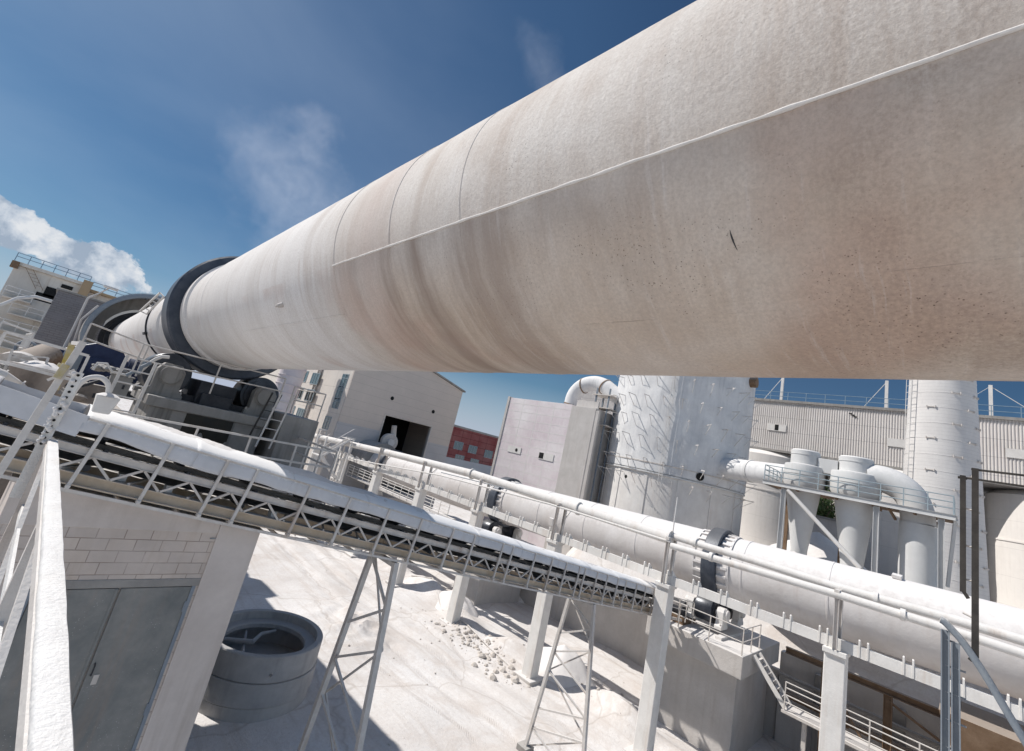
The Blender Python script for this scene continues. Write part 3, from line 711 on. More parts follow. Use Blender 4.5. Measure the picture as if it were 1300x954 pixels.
def trestle(x, label):
    T = thing('conveyor_trestle', label, 'trestle', (x, CYN + CW/2, GZ), 'lattice trestles under the conveyor')
    zt = zb(x) - .02; sp = .13; H = zt - GZ
    def leg(s, z): return V((x, CYN + CW/2 + s*(CW/2 + sp*(zt - z)), z))
    for s in (-1, 1): MB().beam(leg(s, GZ - .05), leg(s, zt), .14, .12, up=(0, 1, 0)).build('leg', 'rail', T)
    n = 4; zs = [zt - .15 - (H-.3)*i/n for i in range(n+1)]
    for i in range(n):
        s = 1 if i % 2 == 0 else -1
        MB().beam(leg(s, zs[i]), leg(-s, (zs[i]+zs[i+1])/2), .06, .06).build('diagonal', 'rail', T)
        MB().beam(leg(-s, (zs[i]+zs[i+1])/2), leg(s, zs[i+1]), .06, .06).build('diagonal', 'rail', T)
        MB().beam(leg(s, zs[i]) + V((.12, 0, 0)), leg(-s, zs[i+1]) + V((.12, 0, 0)), .04, .05).build('rear_tie', 'steel', T)
    MB().beam(leg(-1, zt - .06), leg(1, zt - .06), .12, .12).build('head_beam', 'rail', T)
    for s in (-1, 1): MB().cbox(leg(s, GZ + .05), .5, .5, .3).build('footing', 'conc', T, bevel=.02)
trestle(7.75, 'splayed lattice trestle carrying the conveyor beside the ring tank')
trestle(P(741, 768, 1, 10.9).x, 'splayed lattice trestle carrying the conveyor between the two rack columns')
trestle(-3.2, 'lattice trestle under the upper end of the conveyor') if False else None
# gooseneck with a dusty weight box over the cover
T = thing('gooseneck_pipe', 'thin bent pipe ending in a small dusty box above the conveyor cover', 'pipe', P(88, 508, 1, 10.3))
MB().ptube(smooth([P(x, y, 1, 10.3) for x, y in ((70, 540), (79, 523), (88, 508), (94, 497), (101, 488), (110, 481), (120, 479), (129, 480), (136, 486), (138, 493), (137, 501))], 3), .04, 12).build('bent_pipe', 'white', T)
c = P(134, 512, 1, 10.3)
MB().hexa([c+V(p) for p in ((-.13, -.1, -.17), (.1, -.1, -.17), (.1, .1, -.17), (-.13, .1, -.17))], [c+V(p) for p in ((-.16, -.13, .12), (.16, -.13, .12), (.16, .13, .12), (-.16, .13, .12))]).build('weight_box', 'white', T, bevel=.02)
MB().lathe([(1e-3, .06), (.09, .04), (.17, 0)], c + V((0, 0, .12)), (0, 0, 1), 12).build('dust_cap', 'lime', T)

# ------------------------------------------------------------------ block house
HY = 10.75; hx0, hx1 = .35, P(326, 682, 1, HY).x
zt0, zt1 = zb(hx0) - .04, zb(hx1) - .04
H = thing('transfer_house', 'concrete block house with grey double steel doors under the conveyor', 'building', (2.2, 12.5, GZ))
def hp(x): return zb(x) - .05
D_r = P(244, 744, 1, HY); D_l = P(40, 757, 1, HY); D_s = P(150, 755, 1, HY); zd = D_r.z - .02
bx = hx1 - .78; zbeam = P(150, 672, 1, HY).z
MB().prism([(hx0, HY+.06, GZ), (hx1, HY+.06, GZ), (hx1, HY+.06, hp(hx1)), (hx0, HY+.06, hp(hx0))], (0, 4.3, 0)).build('core', 'render', H)
zw = zd + .16
mb = MB(); mb.box((D_r.x + .06, HY, GZ), (bx, HY+.057, zw - .002)); mb.box((hx0, HY, zw), (bx, HY+.057, zbeam)); mb.build('block_wall', 'block', H)
mb = MB().prism([(hx0 - .02, HY - .02, zbeam + .003), (bx, HY - .02, zbeam + .003), (bx, HY-.02, hp(bx)), (hx0-.02, HY-.02, hp(hx0))], (0, .077, 0)); mb.build('ring_beam', 'render', H, bevel=.012)
MB().prism([(bx + .003, HY - .035, GZ), (hx1 + .03, HY - .035, GZ), (hx1 + .03, HY-.035, hp(hx1)), (bx + .003, HY-.035, hp(bx))], (0, .09, 0)).build('pilaster', 'render', H, bevel=.015)
MB().box((D_l.x - .05, HY - .015, zd + .02), (D_r.x + .32, HY + .055, zw - .004)).build('lintel', 'conc', H, bevel=.01)
dz0 = zd - 4.6
for a, b in ((D_l.x, D_s.x - .012), (D_s.x + .012, D_r.x)):
    L = MB().box((a, HY + .012, dz0), (b, HY + .045, zd)).build('door', 'door', H, bevel=.006)
    mb = MB()
    for z in (zd - .05, zd - 1.25, zd - 2.5, zd - 3.75, dz0 + .05): mb.box((a + .002, HY + .004, z - .03), (b - .002, HY + .0115, z + .03)) if z < zd - .06 and False else None
    mb.box((b - .05 if a < D_s.x - .1 else a + .01, HY + .003, dz0 + .01), (b - .01 if a < D_s.x - .1 else a + .05, HY + .0115, zd - .01)); mb.build('door_edge_strip', 'door', L)
c = V((D_s.x + .07, HY + .0, zd - 1.3)); MB().ptube([c + V((0, .01, .09)), c + V((0, -.05, .08)), c + V((0, -.05, -.08)), c + V((0, .01, -.09))], .011, 8).build('door_handle', 'dark', H)
mb = MB()
for x in (D_l.x - .04, D_r.x + .03): mb.box((x - .03, HY - .01, dz0), (x + .03, HY + .056, zd + .018))
mb.build('door_frame', 'greypost', H)
for z in (zd - .35, zd - 2.1, zd - 3.9):
    MB().tube((D_r.x - .012, HY - .004, z - .09), (D_r.x - .012, HY - .004, z + .09), .016, n=10).build('hinge', 'greypost', H)
MB().box((D_s.x + .12, HY + .002, zd - 1.55), (D_s.x + .2, HY + .011, zd - 1.4)).build('lock_plate', 'steel', H)
MB().ptube([(D_r.x + .25, HY - .02, zw + .3), (D_r.x + .25, HY - .02, zw + .75), (bx - .1, HY - .02, zw + .75)], .012, 8).build('conduit', 'greypost', H)
MB().box((hx0, HY + .01, GZ), (D_r.x + .055, HY + .056, dz0 - .01)).build('plinth', 'conc', H)
MB().prism([(hx0 - .1, HY - .08, hp(hx0) + .003), (hx1 + .1, HY - .08, hp(hx1) + .003), (hx1 + .1, HY - .08, hp(hx1) + .035), (hx0 - .1, HY - .08, hp(hx0) + .035)], (0, 4.6, 0)).build('roof_slab', 'concl', H)

# ------------------------------------------------------------------ precast ring tank
rc = P(340, 801, 2, -8.75)
T = thing('concrete_ring_tank', 'open tank of stacked dark precast rings standing in the shade', 'tank', (rc.x, rc.y, GZ))
def rg(R, z0, z1, th=.17, g=.03): return [(R-th, z0), (R-g, z0), (R, z0+g), (R, z1-g), (R-g, z1), (R-th+g*.5, z1), (R-th, z1-g*.5), (R-th, z0)]
for R, z0, z1 in ((2.14, -9.6, -8.75), (2.19, -10.35, -9.604), (2.14, GZ-.1, -10.354)):
    MB().lathe(rg(R, z0, z1, .24 if z1 > -9 else .17), (rc.x, rc.y, 0), (0, 0, 1), 96, wob=.003).build('ring', 'ring', T)
MB().lathe([(1.95, -9.30), (1.56, -9.28), (1.52, -9.24), (1.52, -9.10), (1.56, -9.06), (1.95, -9.04)], (rc.x, rc.y, 0), (0, 0, 1), 72).build('inner_ledge', 'ring', T)
MB().lathe([(1.98, -10.0), (1e-3, -10.06)], (rc.x, rc.y, 0), (0, 0, 1), 48).build('silt', 'conc', T)
MB().ptube([(rc.x - 1.2, rc.y + .9, -9.3), (rc.x - .3, rc.y + .35, -9.28), (rc.x + .2, rc.y + .9, -9.25), (rc.x + .9, rc.y + 1.2, -9.3)], [.07, .10, .07, .05], 10).build('draped_sacking', 'ring', T)
MB().tube((rc.x - 1.1, rc.y - 1.2, -9.5), (rc.x - .2, rc.y + 1.45, -9.35), .05, n=10).build('crossbar', 'ring', T)
for q in (20, 140, 260):
    e = V((math.cos(R_(q)), math.sin(R_(q)), 0)); c = V((rc.x, rc.y, -9.3)) + e*2.12
    MB().tube(c, c + e*.18, .05, .04, 10).build('lifting_lug', 'ring', T)

# ------------------------------------------------------------------ pier of the near kiln
px0, px1, py0, py1, pzt = 2.35, 5.85, 17.0, 20.6, -.72
T = thing('kiln_pier', 'oil-stained concrete pier with a black spill under the near kiln ring', 'pier', ((px0+px1)/2, 18.8, GZ))
MB().box((px0 + .15, py0 + .12, GZ - .2), (px1 - .1, py1, pzt - .301)).build('shaft', 'concd', T, bevel=.03)
MB().box((px0, py0, pzt - .3), (px1, py1, pzt)).build('cap_slab', 'conc', T, bevel=.03)
MB().beam((px0 + .2, py0 + .9, pzt + .1), (px1 - .2, py0 + .9, pzt + .1), .25, .2).build('base_frame', 'dark', T)
MB().beam((px0 + .2, py1 - .9, pzt + .1), (px1 - .2, py1 - .9, pzt + .1), .25, .2).build('base_frame', 'dark', T)
mb = MB().grid(lambda u, v: V((px0 + .16 + (.95 + 1.35*u)*1.0, py0 + .105 - .012*math.sin(u*PI)*math.sin(v*PI), pzt - .32 - v*(.9 + .6*noise.noise(V((u*4, 0, 8))) + .25*math.sin(u*11)) )), 30, 12)
mb.build('oil_spill', 'oil', T)
MB().box((3.6, 17.6, pzt), (4.7, 20.0, pzt + .75)).build('plinth', 'dark', T, bevel=.04)
MB().cbox((4.15, 17.45, -.75), .9, .25, .8).build('thrust_plate', 'dark', T, bevel=.03)
# curved splash guards by the rollers
T = thing('roller_guard', 'curved pale tube guard hooped over the left roller of the near kiln', 'guard', P(200, 470, 1, 16.8))
MB().ptube([P(x, y, 1, 16.8) for x, y in ((176, 474), (182, 468), (190, 461), (198, 456), (206, 453), (215, 454))], .05, 8).build('tube', 'white', T)
MB().ptube([P(x, y, 1, 16.6) for x, y in ((160, 477), (170, 472), (176, 474), (180, 466), (192, 461))], .05, 8).build('tube', 'greypost', T)
# side block
T = thing('concrete_block_pier', 'plain grey concrete block beside the oily pier, railed on top', 'pier', (6.7, 17.5, GZ))
bz = P(370, 528, 1, 16.6).z
MB().hexa([(5.9, 17.6, -4.2), (6.4, 17.6, -4.2), (6.4, 19.4, -4.2), (5.9, 19.4, -4.2)], [(6.12, 16.6, -2.6), (7.35, 16.6, -2.6), (7.35, 19.5, -2.6), (6.12, 19.5, -2.6)]).build('corbel', 'conc', T); MB().box((6.12, 16.6, -2.597), (7.35, 19.5, bz)).build('wall', 'conc', T, bevel=.03)
railing('thin railing on the plain grey concrete block', [(6.15, 16.7, bz), (7.3, 16.7, bz), (7.3, 19.4, bz)], 1.0, 1.1, .02, 'steel')
# lower masonry to the left of the pier
T = thing('drive_foundation', 'brown dusty concrete base of the kiln drive left of the pier', 'foundation', (0, 20, GZ))
MB().box((-3.6, 17.6, GZ - .2), (px0 - .05, 27, -1.55)).build('base', 'brownc', T, bevel=.03)
MB().box((-1.0, 17.3, -2.6), (px0 - .25, 17.6, -1.75)).build('ledge', 'rust', T, bevel=.02)
# service platform in front with its railing
wz = P(270, 546, 1, 13.6).z - 1.05
T = thing('service_platform', 'steel service platform between the conveyor and the oily pier', 'platform', (4, 15, GZ))
MB().box((.6, 13.55, wz - .08), (6.9, 16.95, wz)).build('deck', 'conc', T)
mb = MB(); mb.chan((.6, 13.6, wz - .2), (6.9, 13.6, wz - .2), .12, .22); mb.chan((6.85, 13.6, wz - .2), (6.85, 16.9, wz - .2), .12, .22)
mb.build('edge_beam', 'rail', T)
for x in (1.2, 3.4, 5.5): MB().beam((x, 13.7, wz - .3), (x, 17.1, wz - 2.4), .14, .14).build('raking_bracket', 'rail', T)
railing('long beige railing on the service platform just behind the conveyor cover', [(.6, 13.6, wz), (6.85, 13.6, wz), (6.85, 16.8, wz)], 1.05, 1.25, .025, 'rail', square=True)
ladder('steel ladder leaning at the left end of the oily pier', P(152, 515, 1, 15.2) + V((0, 0, -.8)), P(181, 456, 1, 15.2), .62, sp=.32, r=.035)
ladder('steel ladder between the oily pier and the plain grey block', P(337, 557, 1, 16.1) + V((0, 0, -.3)), P(366, 500, 1, 16.1), .42, sp=.3)
ladder('dark narrow ladder at the right edge of the oily pier', P(322, 556, 1, 16.7), P(352, 500, 1, 16.7), .3, sp=.3, mat='darkpost')
railing('railing across the front of the near kiln rollers', [P(164, 480, 1, 16.6) , P(350, 517, 1, 16.6)], 1.0, 1.9, .022, 'steel')
railing('double-bar railing left of the near kiln ring', [P(96, 452, 1, 18.2), P(172, 478, 1, 18.2)], 1.0, 1.0, .025, 'steel')

# ------------------------------------------------------------------ kiln drive, guard
gy = 41.0; GC = A1(gy); 
def guard():
    T = thing('gear_guard', 'grey arched sheet guard round the gear of the near kiln', 'guard', (GC.x - 4, gy, -1.2))
    Ro, Ri = 3.35, 2.45; a0, a1 = R_(70), R_(200)
    def arc(R, y, a): c = A1(y); return V((c.x + math.cos(a)*R, y, c.z + math.sin(a)*R))
    n = 40
    MB().grid(lambda u, v: arc(Ro, gy + 2.8*v, a0 + (a1-a0)*u), n, 3).build('outer_sheet', 'conc', T)
    MB().grid(lambda u, v: arc(Ri + (Ro-Ri)*v, gy + 2.8, a0 + (a1-a0)*u), n, 2).build('back_sheet', 'conc', T)
    o = MB().grid(lambda u, v: arc(Ro - .32 + .32*v, gy, a0 + (a1-a0)*u), n, 1).build('front_flange', 'greypost', T); md = o.modifiers.new('s', 'SOLIDIFY'); md.thickness = .08
    MB().grid(lambda u, v: arc(Ro + .05, gy - .05 + .16*v, a0 + (a1-a0)*u), n, 1).build('rim_angle', 'dark', T)
    for k in range(6):
        a = a0 + (a1-a0)*(k+.5)/6; MB().beam(arc(Ro-.05, gy, a), arc(Ro-.05, gy+2.8, a), .05, .12, up=V((math.cos(a), 0, math.sin(a)))).build('rib', 'greypost', T)
    a = a1; MB().beam(arc(Ro - .4, gy + .3, a), V((arc(Ro-.4, gy, a).x, gy+.3, -1.55)), .5, .2).build('leg', 'greypost', T)
    MB().beam(arc(Ro - .4, gy + 2.4, a), V((arc(Ro-.4, gy, a).x, gy+2.4, -1.55)), .5, .2).build('leg', 'greypost', T)
guard()
def drive():
    T = thing('drive_gearbox', 'navy blue gearbox and motor below the far end of the near kiln', 'gearbox', P(112, 468, 1, 24))
    c = P(110, 462, 1, 24)
    def Q(x, z, y=0): return c + V((x, y, z))
    MB().prism([Q(-.9, -.7), Q(1.2, -.7), Q(1.2, .35), Q(.9, .75), Q(.1, .9), Q(-.5, .55), Q(-.9, .3)], (0, 1.4, 0)).build('casing', 'blue', T, bevel=.05)
    MB().tube(Q(1.25, .1, .7), Q(2.5, .1, .7), .5, n=28).build('motor', 'blue', T)
    mb = MB()
    for i in range(14):
        a = 2*PI*i/14; e = V((0, math.cos(a), math.sin(a))); mb.beam(Q(1.45, .1, .7) + e*.5, Q(2.35, .1, .7) + e*.5, .02, .1, up=e)
    mb.build('cooling_fins', 'blue', T)
    MB().tube(Q(-1.7, .0, .7), Q(-.9, 0, .7), .28, n=20).build('coupling', 'dark', T)
    for x in (-.5, .3): MB().lathe([(.3, 0), (.34, -.02), (.34, -.1), (.1, -.14), (1e-3, -.14)], Q(x, .0, 0), (0, 1, 0), 24).build('bearing_cap', 'blue', T)
    MB().cbox(Q(.4, -.85, .7), 4.2, 1.6, .28).build('bed_plate', 'dark', T)
drive()
T = thing('pulley_wheel', 'round grey spoked pulley wheel among the machinery at far left', 'pulley', P(33, 443, 1, 21) - V((0, 0, .4)))
c = P(33, 443, 1, 21)
MB().lathe([(.20, -.06), (.25, -.08), (.27, -.05), (.24, 0), (.27, .05), (.25, .08), (.20, .06), (.20, -.06)], c, (.25, 1, -.1), 40).build('rim', 'greypost', T)
MB().lathe([(1e-3, -.12), (.07, -.12), (.09, -.05), (.09, .06), (1e-3, .06)], c, (.25, 1, -.1), 20).build('hub', 'steel', T)
mb = MB()
for i in range(6):
    a = i*PI/3; e = V((math.cos(a), -.25*math.cos(a), math.sin(a))); mb.beam(c + e*.07, c + e*.21, .05, .03, up=(0, 1, 0))
mb.build('spokes', 'steel', T)
T = thing('chute_drum', 'brown inclined chute drum below the pulley wheel', 'chute', P(40, 465, 1, 15.5))
MB().tube(P(20, 470, 1, 15.5), P(60, 452, 1, 16.5), .38, .32, 24).build('barrel', 'rust', T)
MB().tube(P(18, 471, 1, 15.4), P(22, 469, 1, 15.55), .43, n=24).build('flange', 'steel', T)
T = thing('dust_hopper', 'dented grey hopper full of lime at far left', 'hopper', P(55, 490, 1, 14))
c = P(52, 474, 1, 14)
MB().hexa([c+V(p) for p in ((-.25, -.2, -.7), (.25, -.2, -.7), (.25, .4, -.7), (-.25, .4, -.7))], [c+V(p) for p in ((-.5, -.4, .1), (.5, -.4, .1), (.5, .6, .1), (-.5, .6, .1))]).build('bin', 'brownc', T, bevel=.02)
mb = MB().grid(lambda u, v: c + V((-.46+.92*u, -.37+.9*v, .06 + .18*math.sin(u*PI)*math.sin(v*PI) + .05*noise.noise(V((u*5, v*5, 0))))), 16, 16); mb.build('lime_fill', 'lime', T)
MB().beam(c + V((-.53, -.42, .10)), c + V((.53, -.42, .10)), .05, .05).build('rim_angle', 'rail', T)
T = thing('dust_duct', 'fat white dusty duct at the left edge behind the trough', 'duct', P(10, 500, 1, 13))
MB().ptube([P(-25, 468, 1, 13), P(0, 478, 1, 13), P(22, 492, 1, 13.4), P(40, 510, 1, 14)], [.13, .13, .12, .12], 16).build('tube', 'white', T)
for (x, y), nm in (((0, 478), 'collar'), ((22, 492), 'collar')): MB().tube(P(x, y, 1, 13.1), P(x+2, y+1, 1, 13.1), .16, n=16).build(nm, 'steel', T)
railing('long bar railing at left edge beyond the lime trough', [P(-30, 492, 1, 11.9), P(82, 517, 1, 11.9)], 1.0, .9, .024, 'rail', mids=(.5,), square=True)
railing('small caged railing at the far left machinery', [P(-20, 452, 1, 17), P(22, 466, 1, 17), P(14, 463, 1, 19)], .9, .45, .02, 'white')
def scrap(px, py, y, label, n=9, s=.25, mat='rock', name='rubble_pile', cat='rubble'):
    c = P(px, py, 1, y); T = thing(name, label, cat, c)
    for i in range(n):
        mb = MB(); r = random.uniform(.4, 1)*s; q = c + V((random.gauss(0, s*1.2), random.gauss(0, s*.8), random.uniform(0, s*.5)))
        mb.lathe([(1e-3, -r*.6), (r*.8, -r*.3), (r, 0), (r*.7, r*.4), (1e-3, r*.55)], q, (random.uniform(-.4, .4), random.uniform(-.4, .4), 1), 7, wob=.3)
        mb.build('lump', mat, T, smooth=False)
scrap(132, 470, 20, 'grey rags and lumps on the drive base', 16, .2, 'conc', 'rag_heap', 'rags')
# clutter round the drive: pipes, valves, cable trays, small frames
def pipe(label, pts, r, mat='steel', y=None, name='pipe', flanges=()):
    q = [P(a, b, 1, y if len(p_) < 3 else p_[2]) for p_ in pts for a, b in (p_[:2],)]
    T = thing(name, label, 'pipe', q[0]); MB().ptube(q, r, 12).build('tube', mat, T)
    for k in flanges: d = (q[k+1]-q[k]).normalized(); MB().tube(q[k], q[k] + d*r*.8, r*1.5, n=14).build('flange', mat, T)
pipe('rusty pipe bending down beside the pulley wheel', ((2, 452), (20, 448), (30, 456), (34, 475)), .07, 'rust', 18, flanges=(1, 2))
pipe('grey pipe with flanges under the navy gearbox', ((62, 497), (80, 486), (110, 491), (150, 502)), .10, 'conc', 17.2, flanges=(0, 1, 2))
pipe('thin pale pipe looping above the rags on the drive base', ((118, 470), (124, 461), (136, 462), (142, 472), (158, 476)), .03, 'white', 16.9)
pipe('dark hose sagging between the hopper and the ladder', ((60, 476), (80, 488), (105, 490), (138, 480)), .04, 'dark', 16)
pipe('upright rusty pipe behind the hopper', ((66, 500), (76, 470), (80, 458)), .06, 'rust', 19, flanges=(1,))
pipe('yellow-banded pipe left of the gooseneck', ((40, 520), (52, 500), (66, 478), (78, 462)), .05, 'yellow', 14.5)
for i, (px, py, y, sx, sy, sz, mt, lab) in enumerate(((12, 488, 15, .5, .5, .45, 'conc', 'small grey control box left of the hopper'), (84, 470, 22, .5, .5, .8, 'greypost', 'blue-grey cabinet left of the navy gearbox'), (150, 490, 17.3, .5, .4, .35, 'conc', 'squat grey valve box left of the oily pier'), (110, 500, 16.6, .7, .4, .3, 'brownc', 'brown housing below the ladder head'))):
    c = P(px, py, 1, y); T = thing('equipment_box', lab, 'box', c - V((0, 0, sz)))
    MB().cbox(c, sx, sy, sz*1.6).build('body', mt, T, bevel=.02); MB().cbox(c + V((0, 0, sz*.8+.02)), sx*1.1, sy*1.1, .035).build('lid', mt, T)
    MB().cbox(c + V((sx*.2, -sy/2-.015, 0)), .05, .03, .12).build('latch', 'dark', T)
T = thing('lattice_frame', 'small dusty lattice frame among the machinery at the left edge', 'frame', P(8, 470, 1, 14))
a, b = P(2, 480, 1, 14), P(16, 444, 1, 14)
for q in (V((0, 0, 0)), V((.55, 0, 0))):
    MB().beam(a + q, b + q, .045, .045, up=(0, 1, 0)).build('post', 'rail', T)
for k in range(5):
    MB().beam(a.lerp(b, k/5) + (V((.55, 0, 0)) if k % 2 else V((0, 0, 0))), a.lerp(b, (k+1)/5) + (V((0, 0, 0)) if k % 2 else V((.55, 0, 0))), .03, .03).build('lacing', 'rail', T)
scrap(70, 500, 16.5, 'dusty lumps piled on the drive base under the hopper', 14, .22, 'brownc')
scrap(30, 480, 15.5, 'pale lumps beside the chute drum', 10, .2, 'rock')
# tall lamp post with an arm
T = thing('lamp_post', 'tall thin pole with a bent arm in front of the grey brick annex', 'lamp post', P(82, 440, 1, 26))
MB().ptube([P(76, 452, 1, 26), P(87, 430, 1, 26), P(111, 380, 1, 26), P(113, 378, 1, 26), P(125, 373, 1, 26), P(139, 366, 1, 26)], [.05, .045, .04, .035, .03, .03], 10).build('pole', 'rail', T)
MB().cbox(P(141, 366, 1, 26), .5, .25, .1).build('lamp_head', 'white', T, bevel=.03)
T = thing('stay_pole', 'thin bent pipe leaning beside the arched guard', 'pipe', P(92, 440, 1, 25))
MB().ptube([P(92, 440, 1, 25), P(103, 406, 1, 25), P(125, 388, 1, 25), P(124, 388, 1, 25)], .035, 8).build('tube', 'rail', T)
T = thing('roof_ladder_frame', 'white ladder frame laid over the top of the near kiln hoop', 'ladder frame', P(190, 390, 1, 23.5))
mb = MB(); a0, a1, b0, b1 = P(178, 395, 1, 24.3), P(203, 372, 1, 22.5), P(186, 399, 1, 24.0), P(208, 377, 1, 22.2)
mb.beam(a0, a1, .06); mb.beam(b0, b1, .06); mb.build('side_rail', 'white', T)
mb = MB()
for i in range(6): mb.beam(a0.lerp(a1, i/5), b0.lerp(b1, i/5), .04)
mb.build('rungs', 'steel', T)

# ------------------------------------------------------------------ left background buildings
def window(parent, face, u, z, wd, h, mul=2, fr='lblue', pane='glass', trans=False):
    """face: ('x',val) or ('y',val); the wall looks to the negative side"""
    ax, val = face
    def q(a, d, b): return V((a, val + d, b)) if ax == 'y' else V((val + d, a, b))
    def bx(a0, a1, d0, d1, z0, z1): mb.hexa([q(a0, d0, z0), q(a1, d0, z0), q(a1, d1, z0), q(a0, d1, z0)], [q(a0, d0, z1), q(a1, d0, z1), q(a1, d1, z1), q(a0, d1, z1)])
    mb = MB(); f = .07
    bx(u - wd/2, u + wd/2, -.06, .04, z + h/2 - f, z + h/2); bx(u - wd/2, u + wd/2, -.06, .04, z - h/2, z - h/2 + f)
    for i in range(mul + 1):
        c = u - wd/2 + f/2 + (wd - f)*i/mul; bx(c - f/2, c + f/2, -.058, .038, z - h/2 + f, z + h/2 - f)
    if trans: bx(u - wd/2 + f, u + wd/2 - f, -.056, .036, z + h*.18, z + h*.18 + f)
    o = mb.build('window', fr, parent)
    mb = MB(); bx(u - wd/2 + f, u + wd/2 - f, -.02, -.012, z - h/2 + f, z + h/2 - f); mb.build('pane', pane, o)
    return o
B = thing('processing_building', 'tall old beige plant building with roof railings at far left', 'building', (-1.5, 64, GZ))
MB().box((-4.65, 60, GZ), (.25, 72, 6.05)).build('wall', 'oldwall', B, bevel=.04)
MB().box((.25, 60.8, GZ), (6.2, 72, 5.75)).build('wing_wall', 'oldwall', B, bevel=.04)
MB().box((-4.85, 59.7, 6.052), (.35, 72.2, 6.35)).build('roof_slab', 'oldwall', B, bevel=.03)
MB().box((.25, 60.3, 5.752), (6.5, 72.2, 6.0)).build('wing_roof_slab', 'ochre', B, bevel=.03)
MB().box((-.1, 59.5, 5.0), (.6, 60.3, 6.6)).build('brick_turret', 'ochre', B)
MB().box((-4.9, 59.6, 5.7), (-4.4, 60.2, 6.3)).build('corner_cap', 'rust', B)
for px, py, wx, hz in ((66, 372, 1.0, .9), (60, 380, 1.7, .8), (85, 365, .8, .35)):
    c = P(px, py, 1, 59.97); MB().box((c.x - wx/2, 59.95, c.z - hz/2), (c.x + wx/2, 60.02, c.z + hz/2)).build('opening', 'void', B)
for z in (3.4, .8, -1.2): MB().box((-4.66, 59.94, z), (.26, 60.1, z + .12)).build('string_course', 'oldwall', B)
for z, x0, x1 in ((3.0, -4.4, -2.6), (1.7, -3.6, -.4), (.2, -4.5, -.8), (-1.2, -4.5, -2)):
    MB().box((x0, 58.6, z), (x1, 59.93, z + .1)).build('balcony', 'oldwall', B)
    railing('white balcony railing on the tall old building, level %s' % {3.0: 'at top', 1.7: 'second from top', .2: 'third from top', -1.2: 'lowest'}[z], [(x0, 58.7, z + .1), (x1, 58.7, z + .1)], .9, 1.0, .03, 'white', group=None)
ladder('rusty caged ladder up the front of the tall old building', P(50, 368, 1, 59.8), P(36, 338, 1, 59.8), .5, mat='rust', sp=.35)
T = thing('outside_pipe', 'white pipe crossing the front of the tall old building', 'pipe', P(20, 385, 1, 57))
MB().ptube([P(-12, 392, 1, 57), P(5, 386, 1, 57), P(22, 379, 1, 57), P(45, 377, 1, 57), P(66, 383, 1, 57)], .14, 12).build('tube', 'white', T)
for (x0, x1, y, z, nm) in ((-4.8, .3, 59.8, 6.35, 'blue-grey railing along the upper roof of the tall old building'), (.6, 6.3, 60.5, 6.0, 'blue-grey railing along the lower wing roof of the tall old building')):
    railing(nm, [(x0, y, z), (x1, y, z)], .75, .9, .03, 'bluerail')
T = thing('brick_annex', 'windowless grey brick block in front of the tall old building', 'building', P(90, 430, 1, 46))
a, b = P(74, 368, 1, 46), P(130, 386, 1, 46)
MB().box((a.x, 46, GZ), (b.x + .6, 52, a.z)).build('wall', 'greybrick', T, bevel=.04)
MB().box((a.x - .1, 45.9, a.z + .003), (b.x + .7, 52.1, a.z + .12)).build('coping', 'conc', T)

# ------------------------------------------------------------------ gable building and office wing
B = thing('gable_hall', 'tall beige gabled hall with a dark doorway swallowing the lower kiln', 'building', (32, 56, GZ))
gx0, gx1, gyf, gyb, ez, apx, apz = 24.2, 40.5, 50.0, 70.0, 6.95, 32.35, 8.6
ox0, ox1, oz0, oz1 = 29.7, 36.9, -7.6, 1.2; bz_ = -.75; W = .3
mb = MB()
mb.box((gx0, gyf, bz_), (ox0, gyf+W, oz1)); mb.box((ox1, gyf, bz_), (gx1, gyf+W, oz1))
mb.prism([(gx0, gyf, oz1), (gx1, gyf, oz1), (gx1, gyf, ez), (apx, gyf, apz), (gx0, gyf, ez)], (0, W, 0))
mb.box((gx1-W, gyf+W, GZ), (gx1, gyb, ez)); mb.box((gx0, gyb, GZ), (gx1, gyb+W, ez))
mb.build('front_wall', 'clad', B)
mb = MB(); mb.box((gx0-.02, gyf-.02, GZ), (ox0, gyf+W, bz_-.002)); mb.box((ox1, gyf-.02, GZ), (gx1+.02, gyf+W, bz_-.002)); mb.box((ox0, gyf+.01, GZ), (ox1, gyf+W, oz0)); mb.build('lower_cladding', 'cladlow', B)
MB().box((gx0, gyf+W, GZ), (gx0+W, gyb, ez)).build('side_wall', 'office', B)
mb = MB(); mb.prism([(gx0-.3, gyf-.25, ez-.02), (apx, gyf-.25, apz+.02), (apx, gyf-.25, apz+.22), (gx0-.3, gyf-.25, ez+.18)], (0, gyb-gyf+.6, 0)); mb.prism([(gx1+.3, gyf-.25, ez-.02), (gx1+.3, gyf-.25, ez+.18), (apx, gyf-.25, apz+.22), (apx, gyf-.25, apz+.02)], (0, gyb-gyf+.6, 0))
mb.build('roof', 'conc', B)
MB().box((ox0, gyf+W+.1, oz0-.3), (ox1, gyf+9, oz0)).build('floor', 'concl', B)
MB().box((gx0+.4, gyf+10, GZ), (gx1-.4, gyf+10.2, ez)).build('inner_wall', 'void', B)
mb = MB()
for x in (ox0, ox1): mb.box((x-.09, gyf-.05, oz0), (x+.09, gyf+.34, oz1+.1))
mb.box((ox0-.09, gyf-.05, oz1+.1), (ox1+.09, gyf+.34, oz1+.22)); mb.build('door_frame', 'steel', B)
for px, py in ((498, 506), (550, 523)):
    c = P(px, py, 1, gyf-.01); MB().tube(c + V((0, -.02, 0)), c + V((0, .02, 0)), .24, n=20).build('vent_hole', 'void', B)
